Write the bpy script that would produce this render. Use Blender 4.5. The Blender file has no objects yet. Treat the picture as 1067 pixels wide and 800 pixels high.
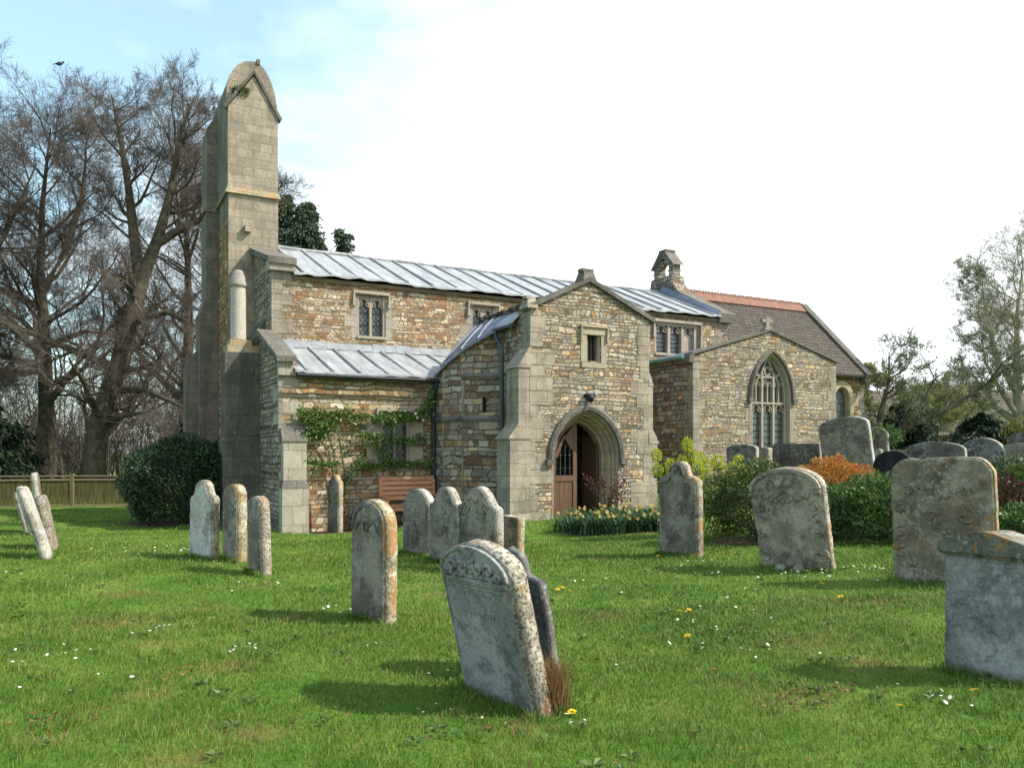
import bpy, math, random
import numpy as np
from mathutils import Vector, Matrix, noise
from mathutils.geometry import tessellate_polygon

R = math.radians
random.seed(4)
sc = bpy.context.scene
col = sc.collection

# ------------------------------------------------------------ camera, sky, sun, exposure
cam_d = bpy.data.cameras.new('camera')
cam = bpy.data.objects.new('camera', cam_d)
col.objects.link(cam)
cam.location = (0, 0, 1.6)
cam.rotation_euler = (R(90), 0, 0)
cam_d.sensor_width = 36
cam_d.lens = 28.24
cam_d.shift_y = 70 / 1067
cam_d.clip_start = 0.05
cam_d.clip_end = 3000
sc.camera = cam

SUN_AZ = (0.980, -0.199)          # horizontal direction towards the sun
SUN_EL = 43
wd = bpy.data.worlds.new('World')
sc.world = wd
wd.use_nodes = True
wn, wl = wd.node_tree.nodes, wd.node_tree.links
bg = wn['Background']
sky = wn.new('ShaderNodeTexSky')
sky.sky_type = 'NISHITA'
sky.sun_disc = False
sky.sun_elevation = R(SUN_EL)
sky.sun_rotation = math.atan2(SUN_AZ[0], SUN_AZ[1])
sky.air_density = 1.0
sky.dust_density = 2.0
tc = wn.new('ShaderNodeTexCoord')
mp = wn.new('ShaderNodeMapping')
mp.inputs['Scale'].default_value = (1.0, 1.0, 2.4)
mp.inputs['Location'].default_value = (0.35, 0.1, 0.15)
wl.new(tc.outputs['Generated'], mp.inputs['Vector'])
nz = wn.new('ShaderNodeTexNoise')
nz.inputs['Scale'].default_value = 2.2
nz.inputs['Detail'].default_value = 7
nz.inputs['Roughness'].default_value = 0.55
wl.new(mp.outputs[0], nz.inputs['Vector'])
# thin cloud veil: thicker towards the east (right), thinner to the north-west (left)
dt = wn.new('ShaderNodeVectorMath'); dt.operation = 'DOT_PRODUCT'
dt.inputs[1].default_value = (0.50, 0.0, -0.42)
wl.new(tc.outputs['Generated'], dt.inputs[0])
ad = wn.new('ShaderNodeMath'); ad.operation = 'ADD'
wl.new(nz.outputs['Fac'], ad.inputs[0]); wl.new(dt.outputs['Value'], ad.inputs[1])
cr = wn.new('ShaderNodeValToRGB')
cr.color_ramp.elements[0].position = 0.17; cr.color_ramp.elements[0].color = (0.16,) * 3 + (1,)
cr.color_ramp.elements[1].position = 0.42; cr.color_ramp.elements[1].color = (0.97,) * 3 + (1,)
wl.new(ad.outputs[0], cr.inputs['Fac'])
mx = wn.new('ShaderNodeMix'); mx.data_type = 'RGBA'
mx.inputs[7].default_value = (12.4, 13.0, 13.3, 1)
wl.new(cr.outputs['Color'], mx.inputs[0])
gn = wn.new('ShaderNodeMix'); gn.data_type = 'RGBA'; gn.blend_type = 'MULTIPLY'; gn.inputs[0].default_value = 1
gn.inputs[7].default_value = (2.8, 3.45, 3.0, 1)      # thin bright haze in the blue
wl.new(sky.outputs['Color'], gn.inputs[6]); wl.new(gn.outputs[2], mx.inputs[6])
wl.new(mx.outputs[2], bg.inputs['Color'])
bg.inputs['Strength'].default_value = 0.074

sl = bpy.data.lights.new('sun', 'SUN')
sl.energy = 4.4
sl.angle = R(1.0)
sl.color = (1.0, 0.935, 0.84)
so = bpy.data.objects.new('sun', sl)
col.objects.link(so)
sd = Vector((SUN_AZ[0] * math.cos(R(SUN_EL)), SUN_AZ[1] * math.cos(R(SUN_EL)), math.sin(R(SUN_EL))))
so.rotation_euler = sd.to_track_quat('Z', 'Y').to_euler()
so.location = (8, -6, 20)
sc.view_settings.view_transform = 'Standard'
sc.view_settings.look = 'None'
sc.view_settings.gamma = 1
sc.view_settings.exposure = 0.62

# ------------------------------------------------------------ helpers
def tag(o, label=None, cat=None, group=None, kind=None):
    if label: o['label'] = label
    if cat: o['category'] = cat
    if group: o['group'] = group
    if kind: o['kind'] = kind
    return o

def empty(name, loc, rz=0):
    o = bpy.data.objects.new(name, None)
    o.location = loc
    o.rotation_euler = (0, 0, rz)
    o.empty_display_size = 0.3
    col.objects.link(o)
    return o

def copy_thing(root):
    r = root.copy(); col.objects.link(r)
    for ch in list(root.children):
        c = ch.copy(); col.objects.link(c); c.parent = r
        for g in list(ch.children):
            d = g.copy(); col.objects.link(d); d.parent = c
    return r

class MB:
    def __init__(s):
        s.V, s.F, s.M, s.S = [], [], [], []

    def add(s, vs, fs, mi=0, smooth=False):
        b = len(s.V)
        s.V += [tuple(v) for v in vs]
        for f in fs:
            s.F.append([b + i for i in f]); s.M.append(mi); s.S.append(smooth)
        return s

    def box(s, x0, x1, y0, y1, z0, z1, mi=0):
        v = [(x0, y0, z0), (x1, y0, z0), (x1, y1, z0), (x0, y1, z0), (x0, y0, z1), (x1, y0, z1), (x1, y1, z1), (x0, y1, z1)]
        return s.hexa(v, mi)

    def hexa(s, v, mi=0):
        return s.add(v, [(3, 2, 1, 0), (4, 5, 6, 7), (0, 1, 5, 4), (1, 2, 6, 5), (2, 3, 7, 6), (3, 0, 4, 7)], mi)

    def prism(s, poly, y0, y1, mi=0, smooth=False):
        """poly (x,z) counter-clockwise seen from -y, run from y0 to y1"""
        n = len(poly)
        v = [(x, y0, z) for x, z in poly] + [(x, y1, z) for x, z in poly]
        s.add(v, [tuple(range(n)), tuple(range(2 * n - 1, n - 1, -1))], mi)
        s.add(v, [((i + 1) % n, i, n + i, n + (i + 1) % n) for i in range(n)], mi, smooth)
        return s

    def prismx(s, poly, x0, x1, mi=0):
        """poly (y,z) counter-clockwise seen from +x"""
        n = len(poly)
        v = [(x1, y, z) for y, z in poly] + [(x0, y, z) for y, z in poly]
        s.add(v, [tuple(range(n)), tuple(range(2 * n - 1, n - 1, -1))] + [((i + 1) % n, i, n + i, n + (i + 1) % n) for i in range(n)], mi)
        return s

    def prismz(s, poly, z0, z1, mi=0, tops=None):
        n = len(poly)
        v = [(x, y, z0) for x, y in poly] + [(x, y, tops[i] if tops else z1) for i, (x, y) in enumerate(poly)]
        s.add(v, [tuple(range(n - 1, -1, -1)), tuple(range(n, 2 * n))] + [(i, (i + 1) % n, n + (i + 1) % n, n + i) for i in range(n)], mi)
        return s

    def wall(s, O, du, outline, holes=(), th=0.5, mi=0, mr=None):
        """solid wall standing on plan line O + s*du; outward normal is (du.y,-du.x)"""
        if mr is None: mr = mi
        du = Vector((du[0], du[1])).normalized()
        nx, ny = du.y, -du.x
        def p(q, k):
            return (O[0] + q[0] * du.x - k * nx, O[1] + q[0] * du.y - k * ny, q[1])
        loops = [list(outline)] + [list(h) for h in holes]
        flat = [q for l in loops for q in l]
        tr = tessellate_polygon([[Vector((q[0], q[1], 0)) for q in l] for l in loops])
        def fix(t):
            a, b, c = [flat[i] for i in t]
            ar = (b[0] - a[0]) * (c[1] - a[1]) - (c[0] - a[0]) * (b[1] - a[1])
            return tuple(t) if ar > 0 else tuple(reversed(t))
        tr = [fix(t) for t in tr]
        s.add([p(q, 0) for q in flat], tr, mi)
        s.add([p(q, th) for q in flat], [tuple(reversed(t)) for t in tr], mi)
        for li, l in enumerate(loops):
            n = len(l)
            ar = sum(l[i][0] * l[(i + 1) % n][1] - l[(i + 1) % n][0] * l[i][1] for i in range(n))
            for i in range(n):
                a, b = l[i], l[(i + 1) % n]
                q = [p(a, 0), p(a, th), p(b, th), p(b, 0)]
                if (ar > 0) != (li == 0): q.reverse()
                s.add(q, [(0, 1, 2, 3)], mi if li == 0 else mr)
        return s

    def loft(s, lines, mi=0, smooth=False, flip=False):
        n = len(lines[0]); v = [p for l in lines for p in l]; f = []
        for j in range(len(lines) - 1):
            for i in range(n - 1):
                q = (j * n + i, j * n + i + 1, (j + 1) * n + i + 1, (j + 1) * n + i)
                f.append(q[::-1] if flip else q)
        return s.add(v, f, mi, smooth)

    def ribbon(s, pts, w, yf, yb, mi=0, closed=False):
        """bar of rectangular section along a polyline in the (x,z) plane"""
        n = len(pts); L, Rr = [], []
        for i in range(n):
            a = pts[i - 1] if (i > 0 or closed) else pts[i]
            b = pts[(i + 1) % n] if (i < n - 1 or closed) else pts[i]
            dx, dz = b[0] - a[0], b[1] - a[1]
            l = math.hypot(dx, dz) or 1
            nx, nz = -dz / l * w / 2, dx / l * w / 2
            L.append((pts[i][0] + nx, pts[i][1] + nz)); Rr.append((pts[i][0] - nx, pts[i][1] - nz))
        v = []
        for a, b in zip(L, Rr):
            v += [(a[0], yf, a[1]), (b[0], yf, b[1]), (b[0], yb, b[1]), (a[0], yb, a[1])]
        f = []
        for i in range(n if closed else n - 1):
            p, q = 4 * i, 4 * ((i + 1) % n)
            for k in range(4):
                f.append((p + k, p + (k + 1) % 4, q + (k + 1) % 4, q + k))
        if not closed:
            f += [(0, 3, 2, 1), (4 * n - 4, 4 * n - 3, 4 * n - 2, 4 * n - 1)]
        return s.add(v, f, mi)

    def tube(s, pts, rad, sides=6, mi=0, cap=True):
        pts = [Vector(p) for p in pts]; n = len(pts)
        if not hasattr(rad, '__len__'): rad = [rad] * n
        v = []
        for i in range(n):
            t = (pts[min(i + 1, n - 1)] - pts[max(i - 1, 0)])
            t = t.normalized() if t.length > 1e-9 else Vector((0, 0, 1))
            ref = Vector((0, 0, 1)) if abs(t.z) < 0.9 else Vector((1, 0, 0))
            a = t.cross(ref).normalized(); b = t.cross(a)
            for k in range(sides):
                an = 2 * math.pi * k / sides
                v.append(pts[i] + (a * math.cos(an) + b * math.sin(an)) * rad[i])
        f = [(i * sides + k, (i + 1) * sides + k, (i + 1) * sides + (k + 1) % sides, i * sides + (k + 1) % sides) for i in range(n - 1) for k in range(sides)]
        s.add(v, f, mi, True)
        if cap:
            s.add(v[:sides], [tuple(range(sides))], mi); s.add(v[-sides:], [tuple(range(sides - 1, -1, -1))], mi)
        return s

    def lathe(s, prof, c=(0, 0), sides=16, mi=0):
        v = [(c[0] + r * math.cos(2 * math.pi * k / sides), c[1] + r * math.sin(2 * math.pi * k / sides), z) for r, z in prof for k in range(sides)]
        f = [(i * sides + k, i * sides + (k + 1) % sides, (i + 1) * sides + (k + 1) % sides, (i + 1) * sides + k) for i in range(len(prof) - 1) for k in range(sides)]
        s.add(v, f, mi, True)
        s.add(v[-sides:], [tuple(range(sides))], mi)
        return s

    def build(s, name, mats, parent=None, off=(0, 0, 0), loc=None):
        me = bpy.data.meshes.new(name)
        me.from_pydata([(x - off[0], y - off[1], z - off[2]) for x, y, z in s.V], [], s.F)
        if not isinstance(mats, (list, tuple)): mats = [mats]
        for m in mats: me.materials.append(m)
        me.polygons.foreach_set('material_index', s.M)
        me.polygons.foreach_set('use_smooth', s.S)
        me.update()
        uv = me.uv_layers.new(name='wall_metres').data
        for p in me.polygons:
            n = p.normal
            h = math.hypot(n.x, n.y)
            for li in p.loop_indices:
                c = s.V[me.loops[li].vertex_index]
                if h > 0.35:
                    uv[li].uv = ((-n.y * c[0] + n.x * c[1]) / h, c[2])
                else:
                    uv[li].uv = (c[0], c[1])
        o = bpy.data.objects.new(name, me)
        col.objects.link(o)
        if parent: o.parent = parent
        if loc: o.location = loc
        return o

def np_mesh(name, V, F, mats, parent=None, smooth=False, mi=None, loc=None):
    me = bpy.data.meshes.new(name)
    V = np.ascontiguousarray(V, np.float32).reshape(-1, 3)
    F = np.ascontiguousarray(F, np.int32)
    k = F.shape[1]
    me.vertices.add(len(V)); me.vertices.foreach_set('co', V.ravel())
    me.loops.add(F.size); me.loops.foreach_set('vertex_index', F.ravel())
    me.polygons.add(len(F)); me.polygons.foreach_set('loop_start', np.arange(0, F.size, k, dtype=np.int32))
    if not isinstance(mats, (list, tuple)): mats = [mats]
    for m in mats: me.materials.append(m)
    if mi is not None: me.polygons.foreach_set('material_index', np.ascontiguousarray(mi, np.int32))
    me.polygons.foreach_set('use_smooth', np.full(len(F), smooth))
    me.update(calc_edges=True); me.validate()
    o = bpy.data.objects.new(name, me)
    col.objects.link(o)
    if parent: o.parent = parent
    if loc is not None: o.location = loc
    return o

def arch(cx, a, z0, zs, za, n=9):
    """two-centred arch outline, bottom left over the apex to bottom right"""
    r = max(za - zs, a * 1.0001)
    rad = (a * a + r * r) / (2 * a)
    c = cx - a + rad
    t1 = math.atan2(r, cx - c)
    L = [(cx - a, z0)]
    for i in range(n + 1):
        t = math.pi + (t1 - math.pi) * i / n
        L.append((c + rad * math.cos(t), zs + rad * math.sin(t) * (za - zs) / r))
    return L + [(2 * cx - x, z) for x, z in reversed(L[:-1])]

# ------------------------------------------------------------ materials
def M(name, rough=0.9, spec=0.25):
    m = bpy.data.materials.new(name)
    m.use_nodes = True
    b = m.node_tree.nodes['Principled BSDF']
    b.inputs['Roughness'].default_value = rough
    b.inputs['Specular IOR Level'].default_value = spec
    return m, m.node_tree.nodes, m.node_tree.links, b

def ramp(n, l, src, stops, interp='LINEAR'):
    r = n.new('ShaderNodeValToRGB')
    e = r.color_ramp.elements
    r.color_ramp.interpolation = interp
    while len(e) < len(stops): e.new(0.5)
    for q, (p, c) in zip(e, stops):
        q.position = p
        q.color = (*c, 1) if hasattr(c, '__len__') else (c, c, c, 1)
    l.new(src, r.inputs[0])
    return r.outputs[0]

def mixc(n, l, fac, a, b, mode='MIX'):
    x = n.new('ShaderNodeMix'); x.data_type = 'RGBA'; x.blend_type = mode
    for i, q in ((0, fac), (6, a), (7, b)):
        if hasattr(q, 'is_linked'): l.new(q, x.inputs[i])
        elif i == 0: x.inputs[0].default_value = q
        else: x.inputs[i].default_value = (*q, 1)
    return x.outputs[2]

def noi(n, l, vec, scale, detail=4, rough=0.55, dim='3D'):
    t = n.new('ShaderNodeTexNoise')
    t.noise_dimensions = dim
    t.inputs['Scale'].default_value = scale
    t.inputs['Detail'].default_value = detail
    t.inputs['Roughness'].default_value = rough
    if vec is not None: l.new(vec, t.inputs['Vector'])
    return t.outputs['Fac']

def math_(n, l, op, a, b=None, clamp=False):
    m = n.new('ShaderNodeMath'); m.operation = op; m.use_clamp = clamp
    for i, q in enumerate((a, b)):
        if q is None: continue
        if hasattr(q, 'is_linked'): l.new(q, m.inputs[i])
        else: m.inputs[i].default_value = q
    return m.outputs[0]

def bump(n, l, b, h, strength=0.5, dist=0.02):
    x = n.new('ShaderNodeBump')
    x.inputs['Strength'].default_value = strength
    x.inputs['Distance'].default_value = dist
    l.new(h, x.inputs['Height']); l.new(x.outputs[0], b.inputs['Normal'])

def mat_rubble(name, palette, mortar=(0.36, 0.31, 0.23), bw=0.30, bh=0.115, dark=0.0, lich=0.5):
    """coursed rubble walling: roughly squared stones of mixed colour and size in pale mortar"""
    m, n, l, b = M(name, 0.92, 0.15)
    uv = n.new('ShaderNodeUVMap'); uv.uv_map = 'wall_metres'
    g = n.new('ShaderNodeTexCoord')
    sx = n.new('ShaderNodeSeparateXYZ'); l.new(uv.outputs[0], sx.inputs[0])
    # courses of uneven height, stones of uneven length, wobbling joints
    hz = n.new('ShaderNodeCombineXYZ'); l.new(sx.outputs[1], hz.inputs[1])
    course = noi(n, l, hz.outputs[0], 3.7, 2)
    wob = n.new('ShaderNodeTexNoise'); wob.inputs['Scale'].default_value = 2.2; wob.inputs['Detail'].default_value = 3; l.new(uv.outputs[0], wob.inputs['Vector'])
    ws = n.new('ShaderNodeSeparateColor'); l.new(wob.outputs['Color'], ws.inputs[0])
    fw = n.new('ShaderNodeTexNoise'); fw.inputs['Scale'].default_value = 13; fw.inputs['Detail'].default_value = 3; l.new(uv.outputs[0], fw.inputs['Vector'])
    fs = n.new('ShaderNodeSeparateColor'); l.new(fw.outputs['Color'], fs.inputs[0])
    def acc(base, *terms):
        o = base
        for t, k in terms: o = math_(n, l, 'ADD', o, math_(n, l, 'MULTIPLY', t, k))
        return o
    X_ = acc(sx.outputs[0], (ws.outputs[0], 0.55), (fs.outputs[0], 0.045))
    Y_ = acc(sx.outputs[1], (course, 0.30), (ws.outputs[1], 0.13), (fs.outputs[1], 0.040))
    cv0 = n.new('ShaderNodeCombineXYZ'); l.new(X_, cv0.inputs[0]); l.new(Y_, cv0.inputs[1])
    br = n.new('ShaderNodeTexBrick')
    br.inputs['Color1'].default_value = (0, 0, 0, 1); br.inputs['Color2'].default_value = (1, 1, 1, 1); br.inputs['Mortar'].default_value = (0.5, 0.5, 0.5, 1)
    br.inputs['Scale'].default_value = 1; br.inputs['Mortar Size'].default_value = 0.013; br.inputs['Mortar Smooth'].default_value = 0.75
    br.inputs['Brick Width'].default_value = bw; br.inputs['Row Height'].default_value = bh
    br.offset = 0.43; br.offset_frequency = 3; br.squash = 0.55; br.squash_frequency = 2
    l.new(cv0.outputs[0], br.inputs['Vector'])
    rnd0 = br.outputs['Color']
    wn_ = n.new('ShaderNodeTexWhiteNoise'); wn_.noise_dimensions = '1D'; l.new(rnd0, wn_.inputs['W'])
    sep = n.new('ShaderNodeSeparateColor'); l.new(wn_.outputs['Color'], sep.inputs[0])
    big = noi(n, l, g.outputs['Object'], 0.55, 3)
    rnd = math_(n, l, 'ADD', sep.outputs[0], math_(n, l, 'MULTIPLY', math_(n, l, 'SUBTRACT', big, 0.5), 0.8))
    colr = ramp(n, l, rnd, palette, 'CONSTANT')
    val = math_(n, l, 'ADD', math_(n, l, 'MULTIPLY', sep.outputs[1], 0.75), 0.62)
    fine = noi(n, l, g.outputs['Object'], 24, 6, 0.7)
    val = math_(n, l, 'MULTIPLY', val, math_(n, l, 'ADD', math_(n, l, 'MULTIPLY', fine, 1.3), 0.35))
    cv = n.new('ShaderNodeVectorMath'); cv.operation = 'SCALE'; l.new(colr, cv.inputs[0]); l.new(val, cv.inputs['Scale'])
    mcol = mixc(n, l, noi(n, l, g.outputs['Object'], 1.6, 5, 0.7), tuple(c * 0.22 for c in mortar), tuple(c * 1.15 for c in mortar))
    mort = math_(n, l, 'MULTIPLY', br.outputs['Fac'], 1.0)
    c = mixc(n, l, mort, cv.outputs[0], mcol)
    # weather stains and pale lichen
    st = ramp(n, l, noi(n, l, g.outputs['Object'], 1.1, 7, 0.7), [(0.40, 0.0), (0.64, 1.0)])
    c = mixc(n, l, math_(n, l, 'MULTIPLY', st, 0.34 + dark), c, (0.105, 0.095, 0.08))
    li = ramp(n, l, noi(n, l, g.outputs['Object'], 8, 6, 0.75), [(0.56, 0.0), (0.66, 1.0)])
    c = mixc(n, l, math_(n, l, 'MULTIPLY', li, lich), c, (0.46, 0.44, 0.37))
    l.new(c, b.inputs['Base Color'])
    h = math_(n, l, 'SUBTRACT', math_(n, l, 'ADD', math_(n, l, 'MULTIPLY', fine, 0.6), math_(n, l, 'MULTIPLY', sep.outputs[2], 0.8)), mort)
    bump(n, l, b, h, 1.0, 0.045)
    return m

def mat_ashlar(name, c1, c2, bw=0.55, bh=0.27, stain=0.35, stainc=(0.09, 0.085, 0.075), orange=0.0, mortar=None):
    m, n, l, b = M(name, 0.9, 0.2)
    uv = n.new('ShaderNodeUVMap'); uv.uv_map = 'wall_metres'
    g = n.new('ShaderNodeTexCoord')
    br = n.new('ShaderNodeTexBrick')
    br.inputs['Color1'].default_value = (*c1, 1); br.inputs['Color2'].default_value = (*c2, 1)
    mo = mortar or tuple(x * 0.42 for x in c1)
    br.inputs['Mortar'].default_value = (*mo, 1)
    br.inputs['Scale'].default_value = 1; br.inputs['Mortar Size'].default_value = 0.007
    br.inputs['Mortar Smooth'].default_value = 0.6
    br.inputs['Brick Width'].default_value = bw; br.inputs['Row Height'].default_value = bh
    br.offset_frequency = 2; br.squash = 0.7; br.squash_frequency = 3
    nv = n.new('ShaderNodeTexNoise'); nv.inputs['Scale'].default_value = 3; l.new(uv.outputs[0], nv.inputs['Vector'])
    sub = n.new('ShaderNodeVectorMath'); sub.operation = 'MULTIPLY'; sub.inputs[1].default_value = (0.05, 0.05, 0); l.new(nv.outputs['Color'], sub.inputs[0])
    av = n.new('ShaderNodeVectorMath'); l.new(uv.outputs[0], av.inputs[0]); l.new(sub.outputs[0], av.inputs[1])
    l.new(av.outputs[0], br.inputs['Vector'])
    fine = noi(n, l, g.outputs['Object'], 30, 6, 0.7)
    c = mixc(n, l, 1.0, br.outputs['Color'], ramp(n, l, fine, [(0.25, 0.55), (0.8, 1.35)]), 'MULTIPLY')
    st = ramp(n, l, noi(n, l, g.outputs['Object'], 1.6, 7, 0.68), [(0.42, 0.0), (0.66, 1.0)])
    c = mixc(n, l, math_(n, l, 'MULTIPLY', st, stain), c, stainc)
    smp = n.new('ShaderNodeMapping'); smp.inputs['Scale'].default_value = (3.2, 3.2, 0.35); l.new(g.outputs['Object'], smp.inputs['Vector'])
    sk = ramp(n, l, noi(n, l, smp.outputs[0], 1.0, 6, .65), [(0.48, 0.0), (0.68, 1.0)])
    c = mixc(n, l, math_(n, l, 'MULTIPLY', sk, stain * .9), c, stainc)
    sp = ramp(n, l, noi(n, l, g.outputs['Object'], 14, 4, 0.7), [(0.62, 0.0), (0.68, 1.0)])
    c = mixc(n, l, math_(n, l, 'MULTIPLY', sp, 0.5), c, (0.5, 0.48, 0.42))
    if orange:
        og = ramp(n, l, noi(n, l, g.outputs['Object'], 4.5, 6, 0.7), [(0.50, 0.0), (0.60, 1.0)])
        c = mixc(n, l, math_(n, l, 'MULTIPLY', og, orange), c, (0.40, 0.20, 0.045))
    l.new(c, b.inputs['Base Color'])
    h = math_(n, l, 'SUBTRACT', math_(n, l, 'MULTIPLY', fine, 0.5), br.outputs['Fac'])
    bump(n, l, b, h, 0.6, 0.015)
    return m

def mat_grave(name, base, dark, pale=(0.42, 0.43, 0.38), orange=0.15, palef=0.5, scale=1.0, crust=0.0, bscale=1.0):
    """weathered headstone: stains, pale and orange lichen, pitted surface"""
    m, n, l, b = M(name, 0.92, 0.15)
    g = n.new('ShaderNodeTexCoord'); oi = n.new('ShaderNodeObjectInfo')
    av = n.new('ShaderNodeVectorMath'); l.new(g.outputs['Object'], av.inputs[0]); l.new(oi.outputs['Location'], av.inputs[1])
    P = av.outputs[0]
    c = mixc(n, l, ramp(n, l, noi(n, l, P, 2.6 * scale, 7, 0.66), [(0.30, 0.0), (0.68, 1.0)]), base, dark)
    stv = n.new('ShaderNodeMapping'); stv.inputs['Scale'].default_value = (7, 7, 0.9); l.new(P, stv.inputs['Vector'])
    c = mixc(n, l, math_(n, l, 'MULTIPLY', ramp(n, l, noi(n, l, stv.outputs[0], 1.0, 4), [(0.45, 0.0), (0.7, 1.0)]), 0.5), c, tuple(x * 0.6 for x in dark))
    wa = ramp(n, l, math_(n, l, 'ADD', noi(n, l, P, 1.9 * scale, 8, 0.72), math_(n, l, 'MULTIPLY', noi(n, l, P, 9, 4, .7), .25)), [(0.60, 0.0), (0.70, 1.0)])
    c = mixc(n, l, math_(n, l, 'MULTIPLY', wa, 0.55), c, tuple(min(.6, x * 1.7) for x in base))
    bl = ramp(n, l, math_(n, l, 'ADD', noi(n, l, P, 3.3, 7, 0.75), math_(n, l, 'MULTIPLY', noi(n, l, P, 19, 3, .7), .2)), [(0.62, 0.0), (0.70, 1.0)])
    c = mixc(n, l, math_(n, l, 'MULTIPLY', bl, 0.6), c, tuple(x * 0.4 for x in dark))
    fine = noi(n, l, P, 55, 5, 0.7)
    c = mixc(n, l, 1.0, c, ramp(n, l, fine, [(0.25, 0.6), (0.8, 1.4)]), 'MULTIPLY')
    lp = ramp(n, l, math_(n, l, 'ADD', noi(n, l, P, 22 * scale, 5, 0.7), math_(n, l, 'MULTIPLY', noi(n, l, P, 3.1, 3), 0.5)), [(0.82, 0.0), (0.88, 1.0)])
    c = mixc(n, l, math_(n, l, 'MULTIPLY', lp, palef), c, pale)
    if crust:
        bk = ramp(n, l, noi(n, l, P, 38, 4, 0.65), [(0.50, 0.0), (0.58, 1.0)])
        c = mixc(n, l, math_(n, l, 'MULTIPLY', bk, crust), c, (0.035, 0.03, 0.028))
    og = ramp(n, l, math_(n, l, 'ADD', noi(n, l, P, 13, 5, 0.7), math_(n, l, 'MULTIPLY', noi(n, l, P, 2.2, 3), 0.7)), [(1.02 - orange * 0.16, 0.0), (1.08 - orange * 0.16, 1.0)])
    c = mixc(n, l, math_(n, l, 'MULTIPLY', og, min(0.8, orange * 2.5)), c, (0.33, 0.17, 0.055))
    l.new(c, b.inputs['Base Color'])
    h = math_(n, l, 'ADD', math_(n, l, 'MULTIPLY', fine, 0.6), noi(n, l, P, 12, 5, 0.6))
    bump(n, l, b, h, 0.55 * bscale, 0.02)
    return m

def mat_plain(name, c, rough=0.7, spec=0.3, var=0.25, scale=8, bumpk=0.2, metal=0.0, stretch=None):
    m, n, l, b = M(name, rough, spec)
    b.inputs['Metallic'].default_value = metal
    g = n.new('ShaderNodeTexCoord'); P = g.outputs['Object']
    if stretch:
        q = n.new('ShaderNodeMapping'); q.inputs['Scale'].default_value = stretch; l.new(P, q.inputs['Vector']); P = q.outputs[0]
    f = noi(n, l, P, scale, 6, 0.65)
    l.new(mixc(n, l, ramp(n, l, f, [(0.3, 0.0), (0.7, 1.0)]), tuple(x * (1 - var) for x in c), tuple(min(1, x * (1 + var)) for x in c)), b.inputs['Base Color'])
    if bumpk: bump(n, l, b, f, bumpk, 0.02)
    return m

def mat_leaf(name, cols, rough=0.5, spec=0.35, trans=0.25, patch=None):
    """foliage; each leaf takes its own tone"""
    m, n, l, b = M(name, rough, spec)
    ge = n.new('ShaderNodeNewGeometry')
    k = len(cols)
    f = ge.outputs['Random Per Island']
    if patch:
        g = n.new('ShaderNodeTexCoord')
        f = math_(n, l, 'ADD', math_(n, l, 'MULTIPLY', f, 0.55), math_(n, l, 'MULTIPLY', math_(n, l, 'SUBTRACT', noi(n, l, g.outputs['Object'], patch, 5, 0.6), 0.34), 1.5), True)
    c = ramp(n, l, f, [(i / max(1, k - 1), q) for i, q in enumerate(cols)])
    l.new(c, b.inputs['Base Color'])
    if trans:
        tr = n.new('ShaderNodeBsdfTranslucent'); l.new(c, tr.inputs['Color'])
        ms = n.new('ShaderNodeMixShader'); ms.inputs[0].default_value = trans
        out = n['Material Output']
        l.new(b.outputs[0], ms.inputs[1]); l.new(tr.outputs[0], ms.inputs[2]); l.new(ms.outputs[0], out.inputs['Surface'])
    return m

CREAM, GREY, ORNG, BRWN, TAN = (0.48, 0.385, 0.27), (0.36, 0.30, 0.235), (0.37, 0.20, 0.09), (0.25, 0.145, 0.08), (0.42, 0.30, 0.17)
PAL_PORCH = [(0.0, GREY), (0.24, CREAM), (0.47, TAN), (0.60, (0.38, 0.355, 0.30)), (0.79, BRWN), (0.86, ORNG), (0.94, CREAM)]
PAL_AISLE = [(0.0, CREAM), (0.22, TAN), (0.36, (0.52, 0.46, 0.345)), (0.52, (0.36, 0.205, 0.10)), (0.68, (0.30, 0.15, 0.07)), (0.78, TAN), (0.90, CREAM)]
PAL_CHAP = [(0.0, GREY), (0.25, CREAM), (0.45, (0.37, 0.34, 0.28)), (0.68, TAN), (0.83, BRWN), (0.89, ORNG), (0.94, GREY)]
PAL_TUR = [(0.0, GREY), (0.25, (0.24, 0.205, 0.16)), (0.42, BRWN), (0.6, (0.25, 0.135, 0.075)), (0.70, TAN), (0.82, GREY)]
RUB_PORCH = mat_rubble('porch_rubble', PAL_PORCH, mortar=(0.31, 0.27, 0.21), bw=0.23, bh=0.085)
RUB_AISLE = mat_rubble('aisle_rubble', PAL_AISLE, mortar=(0.44, 0.38, 0.275), bw=0.32, bh=0.105, lich=0.2)
RUB_NAVE = mat_rubble('nave_rubble', PAL_AISLE, mortar=(0.46, 0.40, 0.30), bw=0.24, bh=0.085, lich=0.25)
RUB_CHAP = mat_rubble('chapel_rubble', PAL_CHAP, mortar=(0.31, 0.275, 0.22), bw=0.24, bh=0.082)
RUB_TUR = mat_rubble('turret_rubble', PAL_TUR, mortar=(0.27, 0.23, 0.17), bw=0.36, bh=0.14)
RUB_IRON = mat_rubble('ironstone_rubble', [(0.0, ORNG), (0.3, BRWN), (0.5, (0.33, 0.175, 0.075)), (0.75, TAN), (0.9, GREY)], mortar=(0.25, 0.19, 0.12), bw=0.32, bh=0.13)
RUB_WEST = mat_rubble('grey_rubble', [(0.0, GREY), (0.3, (0.25, 0.225, 0.185)), (0.7, BRWN), (0.78, GREY), (0.9, TAN)], mortar=(0.22, 0.195, 0.155), bw=0.34, bh=0.12)
ASH = mat_ashlar('ashlar', (0.42, 0.355, 0.275), (0.325, 0.275, 0.212), stain=.6, mortar=(0.20, 0.18, 0.14))
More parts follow.
